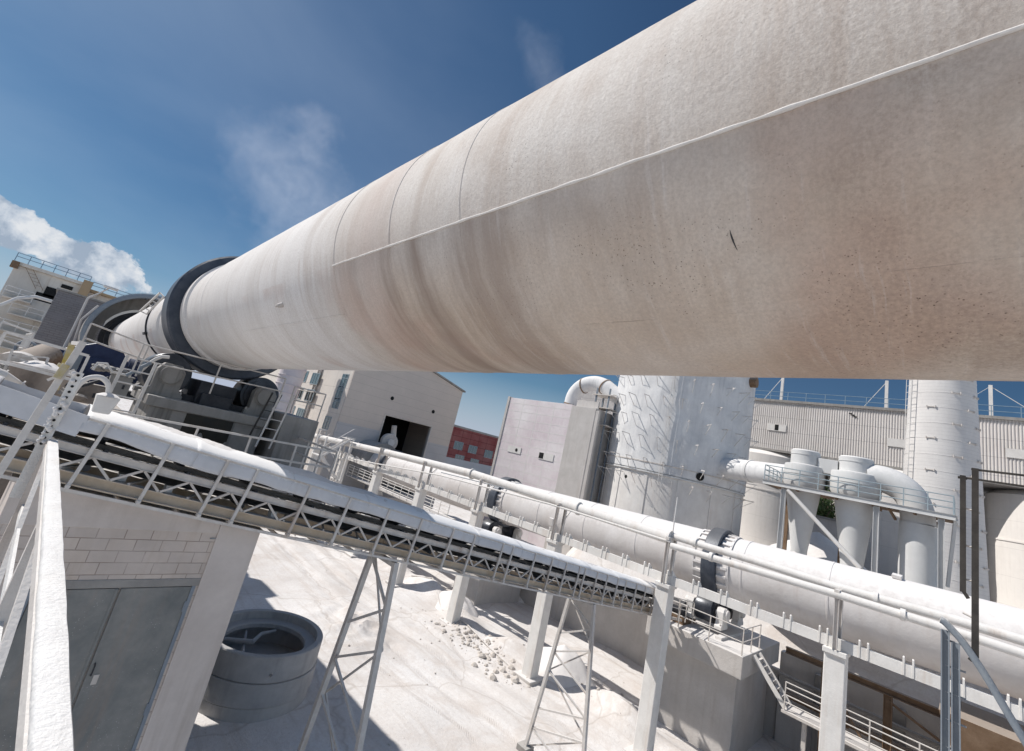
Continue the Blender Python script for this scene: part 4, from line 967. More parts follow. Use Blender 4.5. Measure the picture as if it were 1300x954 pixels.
# windows of the side wall: tall strips
for pts in (((437, 484), 1.2, 1.7), ((431, 499), 1.2, 1.7), ((427, 512), 1.2, 1.3), ((415, 537), 1.2, 1.5)):
    c = P(*pts[0], 0, gx0 - .01); window(B, ('x', gx0 - .01), c.y, c.z, pts[1]*1.3, pts[2], 2, trans=True)
MB().tube((gx0-.15, 58.7, GZ), (gx0-.15, 58.7, 9), .14, n=10).build('rain_pipe', 'steel', B)
B = thing('office_wing', 'beige panelled office wing with pale blue window frames beside the gabled hall', 'building', (27, 68, GZ))
MB().box((gx0 - .35, 59.2, GZ), (gx0+10, 84, 9.6)).build('wall', 'office', B)
MB().box((gx0 - .55, 59.0, 9.602), (gx0+10.2, 84.2, 9.85)).build('roof', 'conc', B)
for (px, py), dark in (((386, 478), 0), ((400, 481), 0), ((380, 499), 1), ((393, 502), 1), ((369, 522), 0), ((381, 526), 0)):
    c = P(px, py, 0, gx0 - .36); o = window(B, ('x', gx0 - .36), c.y, c.z, 2.3, 1.5, 3, pane='void' if dark else 'glass')
B = thing('red_hall', 'dark red clad hall far behind between the gable and the lilac block', 'building', (57, 92, GZ))
a, b = P(572, 543, 1, 92), P(640, 559, 1, 92)
MB().box((a.x - 8, 92, GZ), (b.x + 14, 110, b.z)).build('wall', 'red', B)
MB().box((a.x - 8.2, 91.8, b.z + .003), (b.x + 14.2, 110.2, b.z + .5)).build('roof_edge', 'conc', B)
for px, py in ((582, 566), (600, 571), (620, 577), (583, 583), (602, 588)):
    c = P(px, py, 1, 91.97); window(B, ('y', 91.97), c.x, c.z, 3.0, 2.0, 3)
MB().box((a.x - 8, 91.9, GZ), (b.x + 14, 91.99, P(600, 580, 1, 92).z - 1.4)).build('grey_base', 'cladlow', B)
T = thing('ribbed_duct', 'upright ribbed lilac-grey duct behind the plain concrete block', 'duct', P(361, 505, 1, 57))
c = P(362, 500, 1, 57)
pr = [(.0001, -11)]
for i in range(20): pr += [(1.4, -11 + i*1.0), (1.4, -10.1 + i*1.0), (1.47, -10.08 + i*1.0), (1.47, -10.02 + i*1.0)]
MB().lathe(pr + [(.0001, 9.1)], V((c.x, 57, 0)), (0, 0, 1), 40).build('barrel', 'purple', T)

# ------------------------------------------------------------------ lilac block, its duct
B = thing('lilac_block', 'pale block with faded lilac panels and two slot windows', 'building', (42, 34, GZ))
MB().box((40, 30.45, GZ), (45, 40.0, 6.85)).build('panel_wall', 'purple', B, bevel=.02)
MB().box((39.96, 27.3, GZ), (44.5, 30.44, 6.75)).build('plain_wall', 'concl', B, bevel=.02)
MB().box((39.9, 40.002, GZ), (45, 40.35, 6.95)).build('edge_strip', 'concl', B)
mb = MB()
for i in range(12): z = 6.2 - i*.95; mb.box((39.99, 30.5, z), (40.01, 39.98, z + .06))
for y in (32.8, 35.2, 37.6): mb.box((39.992, y, GZ), (40.012, y + .08, 6.84))
mb.build('panel_joints', 'white', B)
for px, py, dk in ((653, 571, 0), (693, 580, 1)):
    c = P(px, py, 0, 39.95)
    o = MB().box((39.93, c.y - 1.05, c.z - .38), (39.975, c.y + 1.05, c.z + .38)).build('slot_window', 'white', B)
    mb = MB()
    if dk: mb.box((39.915, c.y + .35, c.z - .3), (39.929, c.y + .98, c.z + .32))
    else: mb.tube((39.915, c.y - .35, c.z), (39.929, c.y - .35, c.z), .2, n=16)
    mb.build('opening', 'void', o)
MB().box((40.4, 27.4, 6.752), (40.6, 30.2, 7.5)).build('parapet', 'concl', B)
MB().box((40.0, 26.9, -3), (40.3, 27.29, 6.5)).build('corner_fin', 'concl', B)
T = thing('elbow_duct', 'fat lagged elbow duct looping from the lilac block to the round tower', 'duct', P(735, 505, 0, 43))
pts = [P(x, y, 0, 43) for x, y in ((722, 540), (725, 515), (730, 500), (741, 490), (755, 487), (768, 491), (778, 499), (790, 508))]
MB().ptube(smooth(pts, 5), .85, 32).build('tube', 'tower', T)
for i in (1, 3, 5): d = (pts[i+1]-pts[i]).normalized(); MB().tube(pts[i], pts[i] + d*.12, .93, n=24).build('flange', 'rust', T)
T = thing('gantry_frame', 'rusty frame with platforms between the lilac block and the round tower', 'gantry', (41.5, 27, GZ))
mb = MB()
for y in (26.8, 28.4):
    for x in (41.2, 42.6): mb.beam((x, y, GZ), (x, y, 9.2), .14, .14, up=(0, 1, 0))
mb.build('columns', 'greypost', T)
for z in (5.2, 7.0, 8.4):
    mb = MB(); mb.box((41.0, 26.4, z), (42.8, 28.8, z + .1)); mb.build('platform', 'steel', T)

# ------------------------------------------------------------------ round tower
tc_ = V((47.4, 21.75, 0)); TR = 6.85
T = thing('round_tower', 'huge round grey-white sheet-clad tower bristling with steel brackets', 'tower', (tc_.x, tc_.y, GZ))
zs = P(850, 603, 0, 40.8).z
def tow(R, z0, z1, jit):
    def f(u, v):
        a = 2*PI*u; z = z0 + (z1-z0)*v; r = R*(1 + jit*noise.noise(V((math.cos(a)*6, math.sin(a)*6, z*.8))))
        r += .03*max(0, 1 - abs(((u*22) % 1) - .5)*24) 
        return tc_ + V((math.cos(a)*r, math.sin(a)*r, z))
    return MB().grid(f, 264, 60)
tow(TR, zs, 19, .006).build('upper_cladding', 'tower', T)
MB().lathe([(TR-.12, GZ-zs), (TR-.12, 0)], (tc_.x, tc_.y, zs), (0, 0, 1), 96).build('lower_wall', 'white', T)
MB().lathe([(TR-.3, 19), (TR*.7, 20.5), (1e-3, 21)], (tc_.x, tc_.y, 0), (0, 0, 1), 64).build('roof', 'tower', T)
mb = MB()
for i in range(14):
    a = 2*PI*i/14 + .1; e = V((math.cos(a), math.sin(a), 0)); p = tc_ + e*(TR-.1)
    mb.beam(p + V((0, 0, GZ)), p + V((0, 0, zs - .25)), .35, .08, up=e)
mb.build('wall_ribs', 'white', T)
MB().lathe([(TR-.2, 0), (TR+.06, 0), (TR+.06, .14), (TR-.2, .14)], (tc_.x, tc_.y, zs-.2), (0, 0, 1), 96).build('belt_ring', 'cyc', T)
MB().lathe([(TR+.0, 0), (TR+.05, 0), (TR+.05, .1), (TR, .1)], (tc_.x, tc_.y, zs+.7), (0, 0, 1), 96).build('belt_ring', 'steel', T)
# steel brackets that stand out from the shell
cnt = 0
for lv, z in enumerate((zs - .6, zs + 1.0, zs + 3.1, zs + 5.1, zs + 7.0, zs + 9)):
    for k in range(11):
        a = R_(138 + k*13.5 + (lv % 2)*6); e = V((math.cos(a), math.sin(a), 0)); p = tc_ + e*(TR-.05) + V((0, 0, z))
        L = random.uniform(.7, 1.15); s_ = V((-e.y, e.x, 0))
        mb = MB().beam(p, p + e*L + V((0, 0, random.uniform(-.06, .06))), .05, .06); q = p + e*L*.92
        mb.beam(q, p + V((0, 0, -random.uniform(.7, 1.3))), .035, .035)
        if random.random() < .45: mb.beam(q - s_*.35, q + s_*.35, .03, .03)
        mb.build('bracket', random.choice(['white', 'rail', 'steel', 'rail']), T); cnt += 1
mb = MB()
for dx in (0, .28):
    a = R_(196) + dx/TR; e = V((math.cos(a), math.sin(a), 0)); p = tc_ + e*(TR+.18)
    mb.beam(p + V((0, 0, GZ)), p + V((0, 0, 18)), .05, .05, up=e)
mb.build('cable_riser', 'white', T)
for px, py, r in ((798, 606, .17), (901, 607, .35)):
    d = ray(px, py); # opening on the wall, found along its own bearing from the tower axis
    c = P(px, py, 0, 41.2); e = V((c.x - tc_.x, c.y - tc_.y, 0)).normalized(); q = tc_ + e*(TR-.02 if r > .2 else TR - .22) + V((0, 0, c.z))
    MB().lathe([(1e-3, .1), (r, .1), (r, -.02)], q, e, 20).build('opening', 'void', T)
T = thing('crossover_duct', 'thick pale duct leading from the round tower towards the cyclones', 'duct', P(950, 592, 0, 42))
a, b = P(925, 592, 0, 42.5), P(1003, 604, 0, 42); a = V((45.2, a.y + 2.0, a.z)); b = V((42.2, b.y, a.z))
mb = MB().tube(a, b, .9, n=36); mb.build('tube', 'tower', T)
MB().tube(a.lerp(b, .5), a.lerp(b, .53), .95, n=36).build('flange', 'cyc', T)
T = thing('tower_outlet', 'short brownish pipe stub on the upper right of the round tower', 'pipe', P(952, 488, 0, 44))
c = P(957, 486, 0, 47); MB().tube(c + V((0, 1.0, 0)), c + V((0, -.3, 0)), .5, n=24).build('tube', 'rust', T)

# ------------------------------------------------------------------ silo row with corrugated gallery
B = thing('silo_gallery', 'long pale corrugated gallery building running along the top of the silos', 'building', (66, 0, 8))
y0, y1, z0, z1 = -42.0, 46.0, 8.0, 13.8
mb = MB(); n = int((y1-y0)/.23); pts = []
for i in range(n+1):
    y = y0 + i*.23; pts += [(62.0, y), (62.0, y+.09), (61.94, y+.12), (61.94, y+.20)]
for (xa, ya), (xb, yb) in zip(pts[:-1], pts[1:]): mb.poly([(xa, ya, z0), (xb, yb, z0), (xb, yb, z1), (xa, ya, z1)])
mb.build('corrugated_wall', 'corr', B, weld=True)
MB().box((62.03, y0, z0), (76, y1, z1)).build('core', 'corr', B)
MB().box((61.75, y0, z1+.003), (76.3, y1, z1+.28)).build('roof', 'conc', B)
MB().box((61.9, y0, z0-.25), (76, y1, z0-.003)).build('floor_edge', 'conc', B)
for i, (px, py) in enumerate(((986, 543), (1142, 563), (1297, 577))):
    c = P(px, py, 0, 61.88); o = MB().box((61.85, c.y-1.0, c.z-.42), (61.90, c.y+1.0, c.z+.42)).build('slot_window', 'white', B)
    if i == 0: MB().box((61.83, c.y-.2, c.z-.33), (61.849, c.y+.2, c.z+.35)).build('opening', 'void', o)
mb = MB()
for i in range(3): c = P(1080+i*3, 523+i, 0, 61.9); mb.cbox((61.9, c.y, c.z-.2-.1*i), .03, .3, .12)
mb.build('torn_gap', 'void', B)
railing('long blue-grey railing along the roof of the corrugated gallery', [(62.2, y1, z1+.28), (62.2, y0, z1+.28)], 1.1, 1.9, .035, 'bluerail', mids=(.5,))
for i, (px, lab) in enumerate(((991, 'white mast with stay on the gallery roof nearest the round tower'), (1125, 'plain white mast on the gallery roof left of the chimney'), (1258, 'white mast with long stay wires right of the chimney'))):
    c = P(px, 515, 0, 63); T = thing('roof_mast', lab, 'mast', (63, c.y, z1+.28), 'masts on the silo gallery roof')
    MB().beam((63, c.y, z1+.28), (63, c.y, z1+3.6), .28, .28, up=(0, 1, 0)).build('pole', 'white', T)
    MB().beam((63, c.y, z1+3.5), (63, c.y + (2.0 if i < 2 else -3.6), z1+.4), .05).build('stay', 'white', T)
    if i == 2: MB().beam((63, c.y, z1+3.5), (63, c.y + 3.2, z1+.5), .03).build('stay', 'white', T)
for i, (y, lab) in enumerate(((-20.5, 'cream round silo at the right edge of the picture'), (-7.6, 'cream round silo right of the brick chimney'), (5.3, 'cream round silo glimpsed behind the cyclones'), (18.2, 'cream round silo beside the round tower'), (31.1, 'cream round silo behind the round tower'))):
    T = thing('silo', lab, 'silo', (69, y, GZ), 'cream silos under the corrugated gallery')
    MB().lathe([(6.4, GZ), (6.4, 7.2), (5.6, 7.72)], (67.5, y, 0), (0, 0, 1), 72).build('barrel', 'silo', T)
    MB().lathe([(6.4, 3.0), (6.47, 3.0), (6.47, 3.15), (6.4, 3.15)], (67.5, y, 0), (0, 0, 1), 72).build('hoop', 'silo', T)
# chimney
cy_ = 1.45
T = thing('brick_chimney', 'tall tapering white brick chimney with iron hoops', 'chimney', (54.4, cy_, GZ))
def chr_(z): return 2.72 - .030*(z + 2)
MB().lathe([(chr_(z), z) for z in range(-11, 46, 1)], (54.4, cy_, 0), (0, 0, 1), 80).build('shaft', 'stack', T)
for i in range(34):
    z = -8 + i*1.35
    h = MB().lathe([(chr_(z), z), (chr_(z)+.015, z+.01), (chr_(z)+.015, z+.05), (chr_(z), z+.06)], (54.4, cy_, 0), (0, 0, 1), 64).build('hoop', 'stack', T)
    for a in ((165, 232) if i % 2 else (205, 250)):
        mb = MB(); e = V((math.cos(R_(a)), math.sin(R_(a)), 0)); s_ = V((-e.y, e.x, 0)); p = V((54.4, cy_, z+.05)) + e*(chr_(z)+.07)
        mb.beam(p - s_*.28, p + s_*.28, .05, .05); mb.tube(p - s_*.28 + V((0, 0, -.09)), p - s_*.28 + V((0, 0, .09)), .05, n=8); mb.tube(p + s_*.28 + V((0, 0, -.09)), p + s_*.28 + V((0, 0, .09)), .05, n=8)
        mb.build('hoop_lock', 'steel', h)
MB().lathe([(chr_(45), 45), (chr_(45)+.3, 45.5), (chr_(45)+.3, 46.2), (chr_(45)-.4, 46.2)], (54.4, cy_, 0), (0, 0, 1), 64).build('crown', 'stack', T)
e = V((math.cos(R_(128)), math.sin(R_(128)), 0)); p = V((54.4, cy_, 0)) + e*2.95
ladder('white ladder running up the left side of the brick chimney', p + V((0, 0, -4)), V((54.4, cy_, 0)) + e*2.45 + V((0, 0, 30)), .6, side=V((-e.y, e.x, 0)), mat='white', sp=.6, r=.03)

# ------------------------------------------------------------------ cyclones on their platform
T = thing('cyclone_platform', 'raised railed platform with brown underside round the cyclones', 'platform', (39.5, 5.5, GZ))
pz = 2.6
MB().box((38.12, .5, pz-.2), (42.5, 10.5, pz-.02)).build('deck', 'rust', T)
mb = MB(); mb.chan((38.02, .4, pz-.12), (38.02, 10.6, pz-.12), .15, .3); mb.chan((38, .42, pz-.14), (42.5, .42, pz-.14), .15, .3); mb.chan((38, 10.58, pz-.14), (42.5, 10.58, pz-.14), .15, .3)
mb.build('edge_beam', 'cyc', T)
mb = MB()
for y in (2.2, 4.2, 6.2, 8.4): mb.beam((38.1, y, pz-.25), (42.4, y, pz-.25), .12, .2)
mb.build('joists', 'rust', T)
for px in (994, 1113, 1195):
    c = P(px, 640, 0, 38.3); MB().chan((38.3, c.y, GZ+7), (38.3, c.y, pz-.3), .3, .3, .03, up=(0, 1, 0)).build('column', 'cyc', T)
for y in (1.2, 6.3, 9.8): MB().beam((42, y, GZ+7), (42, y, pz-.3), .3, .3, up=(0, 1, 0)).build('column', 'rust', T)
MB().tube(P(1000, 622, 0, 38.1), P(1092, 722, 0, 37.9), .13, n=12).build('raking_strut', 'white', T)
MB().beam(P(1128, 645, 0, 38.6), P(1137, 660, 0, 39.4), .12).build('knee_brace', 'rust', T)
MB().beam(P(1213, 660, 0, 38.4), P(1203, 745, 0, 40), .16).build('raking_strut', 'cyc', T)
railing('pale railing along the front of the cyclone platform', [(42.4, 10.5, pz), (38.1, 10.5, pz), (38.1, .5, pz), (42.4, .5, pz)], 1.1, 1.15, .03, 'lblue', mids=(.35, .68))
def cyclone(x, y, Ru, Rc, Rt, Rb, zb_, label):
    T = thing('cyclone', label, 'cyclone', (x, y, zb_), 'cyclones on the railed platform')
    MB().lathe([(1e-3, 5.38), (Ru*.9, 5.34), (Ru, 5.25), (Ru, 4.3)], (x, y, 0), (0, 0, 1), 48).build('outlet_drum', 'cyc', T)
    MB().lathe([(Ru, 4.3), (Rc*.97, 4.22), (Rc, 4.1), (Rc, 2.9), (Rt*1.05, 2.55)], (x, y, 0), (0, 0, 1), 48).build('body', 'cyc', T)
    MB().lathe([(Rt, 2.55), (Rb, zb_+1.0), (Rb*.98, zb_+.5), (Rb*.8, zb_+.1), (Rb*.4, zb_-.1)], (x, y, 0), (0, 0, 1), 48).build('cone', 'cyc', T)
    for z in (3.5, 4.95): r = Rc if z < 4.2 else Ru; MB().lathe([(r, z), (r+.03, z), (r+.03, z+.06), (r, z+.06)], (x, y, 0), (0, 0, 1), 48).build('seam', 'cyc', T)
cyclone(39.7, 8.35, .92, 1.28, 1.08, .5, -2.6, 'pale cyclone on the left of the railed platform')
cyclone(39.7, 5.35, .98, 1.42, 1.15, .62, -2.6, 'pale cyclone in the middle of the railed platform')
T = thing('downcomer_duct', 'wide vertical duct joined to the cyclones by an elbow at the right', 'duct', (39.7, 2.1, -3))
MB().ptube(smooth([(39.7, 4.6, 4.15), (39.7, 4.1, 4.2), (39.7, 3.5, 4.1), (39.7, 2.9, 3.8), (39.7, 2.45, 3.3), (39.7, 2.2, 2.6), (39.7, 2.12, 1.8)], 4), .86, 36).build('elbow', 'cyc', T)
MB().tube((39.7, 2.12, -3.5), (39.7, 2.12, 1.8), .92, n=40).build('barrel', 'cyc', T)
MB().box((39.2, 6.3, 3.9), (40.4, 7.5, 4.9)).build('link_box', 'cyc', T, bevel=.03)
T = thing('small_shed', 'small flat-roofed shed beyond the cyclones by the trees', 'shed', P(1060, 670, 0, 75))
c = P(1050, 668, 0, 60); MB().box((58, c.y-1.5, c.z-6), (61, c.y+.9, c.z+.6)).build('wall', 'concl', T); MB().box((57.8, c.y-1.7, c.z+.603), (61.2, c.y+1.1, c.z+.8)).build('roof', 'conc', T)
def heap(px, py, X, r, h, label):
    c = P(px, py, 0, X); T = MB().grid(lambda u, v: V((c.x + r*v*math.cos(2*PI*u), c.y + r*1.25*v*math.sin(2*PI*u), c.z - h*v**1.15*(1+.0*u) + .22*noise.noise(V((v*math.cos(2*PI*u)*2.4, v*math.sin(2*PI*u)*2.4, px)))*(1-v*.3))), 48, 24)
    o = T.build('lime_heap', 'lime', None, origin=(c.x, c.y, c.z - h)); tag(o, label, 'heap', 'heaps of lime behind the lower kiln')
heap(1008, 700, 38.5, 3.0, 2.4, 'rounded lime heap at the foot of the left cyclone')
heap(1100, 724, 38, 3.4, 2.2, 'lime heap spreading under the middle cyclone')
heap(1160, 744, 38, 3.0, 2.0, 'low lime heap between the downcomer duct and the platform column')
heap(1040, 676, 46, 3.4, 2.6, 'shaded lime heap seen between the two cyclones')
def tree(px, py, X, h, r, label):
    c = P(px, py, 0, X); base = V((c.x, c.y, c.z - h*.5))
    T = thing('broadleaf_tree', label, 'tree', base - V((0, 0, 2)), 'trees beyond the cyclones')
    mb = MB().ptube([base + V((0, 0, -3)), base, base + V((.1, .1, h*.4)), base + V((0, .2, h*.8))], [.3, .25, .16, .05], 8)
    for i in range(7):
        a = random.uniform(0, 6.28); q = base + V((0, 0, h*random.uniform(.2, .6))); mb.ptube([q, q + V((math.cos(a)*r*.4, math.sin(a)*r*.4, h*.12)), q + V((math.cos(a)*r*.75, math.sin(a)*r*.75, h*.28))], [.09, .06, .03], 6)
    mb.build('trunk', 'bark', T)
    mb = MB()
    cl = [(V((random.gauss(0, r*.4), random.gauss(0, r*.4), h*.5 + random.gauss(0, h*.2))), random.uniform(.3, .6)*r) for _ in range(16)]
    for _ in range(3200):
        o, rr = random.choice(cl); d = V((random.gauss(0, 1), random.gauss(0, 1), random.gauss(0, 1))).normalized()*rr*random.random()**.4
        p = base + o + d; a = V((random.gauss(0, 1), random.gauss(0, 1), random.gauss(0, 1))).normalized()*.14; b = a.cross(V((random.gauss(0, 1), random.gauss(0, 1), random.gauss(0, 1)))).normalized()*.09
        mb.poly([p-a, p+b, p+a, p-b])
    mb.build('crown', 'leaf', T)
tree(1047, 650, 63, 5, 2.6, 'bushy green tree just left of the gap between cyclones'); tree(1056, 646, 72, 5, 2.2, 'lighter tree behind the bushy one between the cyclones')

# ------------------------------------------------------------------ pipe rack in front of the lower kiln
XR = 22.5; GZt = -3.5
cols = [9.85, 3.35, -3.2, 16.4, 23.0, 29.6, 36.2, 42.8, 49.3]
labs = {9.85: 'thick white rack column at the end of the conveyor cover', 3.35: 'white rack column right of the railed roller pier', -3.2: 'white rack column nearest the right edge of the picture',
        16.4: 'white rack column between the two conveyor trestles', 23.0: 'slim white rack column standing in the spilled lime', 29.6: 'white rack column left of the middle kiln ring',
        36.2: 'white rack column near the hall doorway', 42.8: 'second white rack column from the far end', 49.3: 'farthest white rack column by the gabled hall'}
first = None
for y in cols:
    if first is None:
        T = first = thing('rack_column', labs[y], 'column', (XR, y, GZ), 'white columns of the pipe rack'); yf = y
        MB().box((XR-.32, y-.32, GZ-.2), (XR+.32, y+.32, GZt-.55)).build('shaft', 'rackw', T, bevel=.03)
        MB().box((XR-.42, y-.36, GZt-.55), (XR+.42, y+.36, GZt-.38)).build('head', 'rackw', T, bevel=.02)
        for x in (XR-.38, XR+.38): MB().chan((x, y, GZt-.38), (x, y, -2.0), .14, .14, .015, up=(0, 1, 0)).build('upright', 'rail', T)
        MB().beam((XR-.5, y, -1.95), (XR+.5, y, -1.95), .16, .12).build('crossbeam', 'rail', T)
        MB().beam((XR+.38, y+.06, -2.9), (XR+1.0, y+.06, -2.2), .06).build('arm', 'rail', T)
        MB().box((XR-.6, y-.6, GZ-.3), (XR+.6, y+.6, GZ+.12)).build('footing', 'concl', T, bevel=.04)
    else: dup(first, (0, y - yf, 0), labs[y])
G2 = thing('rack_girder', 'long white girder with upright clips running along the rack columns', 'girder', (XR, 15, GZt-.3))
MB().beam((XR-.12, -9, GZt-.2), (XR-.12, 50, GZt-.2), .10, .36).build('beam', 'rackw', G2)
MB().beam((XR+.55, -9, GZt-.24), (XR+.55, 50, GZt-.24), .10, .26).build('rear_beam', 'rackw', G2)
mb = MB()
for i in range(44): mb.beam((XR-.1, -8.6+i*1.33, GZt-.3), (XR+.55, -8.6+i*1.33, GZt-.3), .06, .1)
mb.build('cross_ties', 'rail', G2)
first = None
for i in range(49):
    y = -8.2 + i*1.18
    if first is None:
        mb = MB().prism([(XR-.19, y, GZt-.36), (XR-.19, y, GZt+.16), (XR-.14, y, GZt+.2), (XR+.14, y, GZt+.02), (XR+.14, y, GZt-.36)], (0, .05, 0)); mb.prism([(XR-.19, y+.24, GZt-.36), (XR-.19, y+.24, GZt+.16), (XR-.14, y+.24, GZt+.2), (XR+.14, y+.24, GZt+.02), (XR+.14, y+.24, GZt-.36)], (0, .05, 0))
        mb.box((XR-.195, y-.0, GZt-.30), (XR-.175, y+.29, GZt+.12)) if False else None
        first = mb.build('clip', 'rackw', G2); yf = y
    else:
        c = first.copy(); COL.objects.link(c); c.parent = G2; c.location = first.location + V((0, y-yf, 0))
T = thing('large_pipe', 'fat white lagged pipe along the top of the rack left of the conveyor end', 'pipe', (XR, 10, -2.1))
fp = [P(396, 553, 0, XR), P(500, 577, 0, XR), P(600, 602, 0, XR), P(735, 646, 0, XR), P(851, 684, 0, XR)]
for p in fp: p.z = min(p.z, 0)
MB().ptube(fp, .27, 24).build('tube', 'rackw', T)
for p, q in ((fp[4], fp[3]), (fp[2], fp[1]), (fp[3], fp[2])): d = (q-p).normalized(); MB().tube(p - d*.04, p + d*.06, .36, n=24).build('flange', 'rackw', T)
T = thing('small_pipe', 'thin white pipe under the fat one on the rack', 'pipe', (XR-.4, 10, -2.3))
MB().ptube([P(440, 582, 0, XR-.42), P(560, 604, 0, XR-.42), P(697, 640, 0, XR-.42), P(851, 688, 0, XR-.42)], .055, 10).build('tube', 'rackw', T)
MB().ptube([P(560, 600, 0, XR-.2), P(697, 634, 0, XR-.2), P(800, 668, 0, XR-.2)], .03, 8).build('cable', 'greypost', T)
T = thing('twin_pipe', 'upper of the two white pipes running right from the conveyor end', 'pipe', (XR, 0, -2.0), 'white pipes on the right half of the rack')
MB().ptube([P(850, 680, 0, XR+.1), P(960, 713, 0, XR+.1), P(1060, 745, 0, XR+.1), P(1217, 789, 0, XR+.1), P(1300, 814, 0, XR+.1), P(1480, 868, 0, XR+.1)], .15, 18).build('tube', 'rackw', T)
for px, py in ((885, 690), (1115, 761)): c = P(px, py, 0, XR+.1); MB().tube(c, c + V((0, .14, 0)), .21, n=18).build('joint', 'rackw', T)
T = thing('twin_pipe', 'lower of the two white pipes running right from the conveyor end', 'pipe', (XR-.4, 0, -2.0), 'white pipes on the right half of the rack')
MB().ptube([P(852, 693, 0, XR-.38), P(960, 725, 0, XR-.38), P(1069, 757, 0, XR-.38), P(1190, 795, 0, XR-.38), P(1300, 831, 0, XR-.38), P(1480, 892, 0, XR-.38)], .14, 18).build('tube', 'rackw', T)
for px, py in ((905, 708), (1150, 782)): c = P(px, py, 0, XR-.38); MB().tube(c, c + V((0, .14, 0)), .19, n=18).build('joint', 'rackw', T)
c = P(853, 684, 0, XR)
T = MB().tube(c, c + V((0, 0, 1.9)), .03, n=8).build('vent_pipe', 'white', None, origin=c); tag(T, 'thin upright vent pipe at the end flange of the fat pipe', 'pipe')

# ------------------------------------------------------------------ piers of the lower kiln
def pier2(y, lab, plat=False):
    ztop = A2(y).z - .1 - 3.25 + .02
    if plat: ztop = -6.2
    T = thing('roller_pier', lab, 'pier', (28.8, y, GZ))
    if plat:
        MB().box((25.5, 7.2, ztop-.95), (31.6, 11.9, ztop)).build('platform_slab', 'concl', T, bevel=.03)
        MB().box((26.25, 7.6, GZ-.2), (31.4, 11.6, ztop-.952)).build('shaft', 'concl', T, bevel=.03)
        for yy in (8.7, 10.8): MB().beam((26.6, yy, ztop+.06), (31.0, yy, ztop+.06), .3, .12).build('base_frame', 'white', T)
    else:
        zt = A2(y).z - (1.9+.6)*math.cos(R_(30)) - .69
        MB().box((26.0, y-1.6, zt-.7), (31.8, y+1.6, zt)).build('platform_slab', 'concl', T, bevel=.03)
        MB().box((26.5, y-1.3, GZ-.2), (31.4, y+1.3, zt-.702)).build('shaft', 'concl', T, bevel=.03)
    return ztop
pier2(9.75, 'concrete roller pier with a railed slab under the lower kiln', True)
pier2(26.6, 'concrete roller pier under the middle ring of the lower kiln'); pier2(44.2, 'concrete pier under the last ring of the lower kiln')
railing('beige railing round the roller pier slab', [(25.6, 11.8, -6.2), (25.6, 7.3, -6.2), (28.2, 7.3, -6.2)], 1.1, 1.3, .025, 'steel', mids=(.5,))
scrap(905, 802, 9.4, 'x', 1) if False else None
T = thing('walkway', 'low steel walkway with railings beside the lower kiln at right', 'walkway', (27, 0, -8))
MB().box((26.5, -9, -7.85), (27.6, 5.8, -7.75)).build('deck', 'steel', T)
for y in (5, 0, -6): MB().beam((27, y, GZ), (27, y, -7.85), .16, .16, up=(0, 1, 0)).build('leg', 'steel', T)
railing('beige double railing on the low walkway beside the lower kiln', [(26.55, 5.7, -7.75), (26.55, -9, -7.75)], 1.1, 1.5, .025, 'steel', mids=(.3, .55, .8))
T = thing('steel_stair', 'short steep steel stair between the roller pier and the low walkway', 'stair', (27.5, 6.5, -7.8))
for x in (26.9, 27.7): MB().beam((x, 7.15, -6.25), (x, 5.7, -7.8), .04, .2).build('stringer', 'white', T)
for i in range(7): MB().box((26.92, 5.75+i*.2, -7.7+i*.21), (27.68, 5.95+i*.2, -7.67+i*.21)).build('tread', 'steel', T)
for i, (z, r, mt, lab) in enumerate(((-8.3, .16, 'rust', 'rusty pipe low on the wall under the lower kiln'), (-7.5, .09, 'conc', 'grey pipe above the rusty one under the lower kiln'))):
    T = thing('pipe', lab, 'pipe', (31.0, -3, z)); MB().tube((31.0, -14, z), (31.0, 7, z), r, n=12).build('tube', mt, T)
    for y in (-12, -8, -4, 0, 4): MB().tube((31.0, y, z), (31.0, y+.12, z), r*1.4, n=12).build('flange', mt, T)
T = thing('cross_frame', 'brown steel cross frame beneath the lower kiln at right', 'frame', (29.8, 2, GZ))
for y in (-5.5, 2.5, 4.8): MB().chan((29.8, y, GZ), (29.8, y, -6.2), .3, .3, .03, up=(0, 1, 0)).build('post', 'rust', T)
MB().chan((29.8, -6, -6.05), (29.8, 6.5, -6.05), .3, .28, .03).build('beam', 'rust', T); MB().beam((29.8, 2.5, -9.5), (29.8, 4.8, -6.4), .1).build('brace', 'rust', T); MB().beam((29.8, -5.5, -9.5), (29.8, 2.5, -6.4), .1).build('brace', 'rust', T)
T = thing('hopper_stack', 'dark beige hopper under the lower kiln at right', 'hopper', (28.8, -1, GZ))
MB().hexa([(28, -1.8, -8.8), (29.6, -1.8, -8.8), (29.6, -.2, -8.8), (28, -.2, -8.8)], [(27.2, -2.8, -5.4), (30.4, -2.8, -5.4), (30.4, .8, -5.4), (27.2, .8, -5.4)]).build('bin', 'rust', T, bevel=.02)
mb = MB()
for x in (27.6, 30): 
    for y in (-2.5, .5): mb.beam((x, y, GZ), (x, y, -5.5), .2, .2, up=(0, 1, 0))
mb.build('legs', 'rail', T)
T = thing('pier_wall', 'long low concrete wall under the lower kiln', 'wall', (31, 20, GZ))
MB().box((31.9, 7.2, GZ-.3), (32.3, 49, -7.6)).build('wall', 'concl', T, bevel=.03); MB().box((31.7, -14, GZ-.3), (32.3, 7.15, -6.6)).build('near_wall', 'concl', T, bevel=.03)
for y in range(-13, 7, 3): MB().box((31.3, y, GZ-.3), (31.697, y+.5, -6.9)).build('buttress', 'conc', T, bevel=.03)
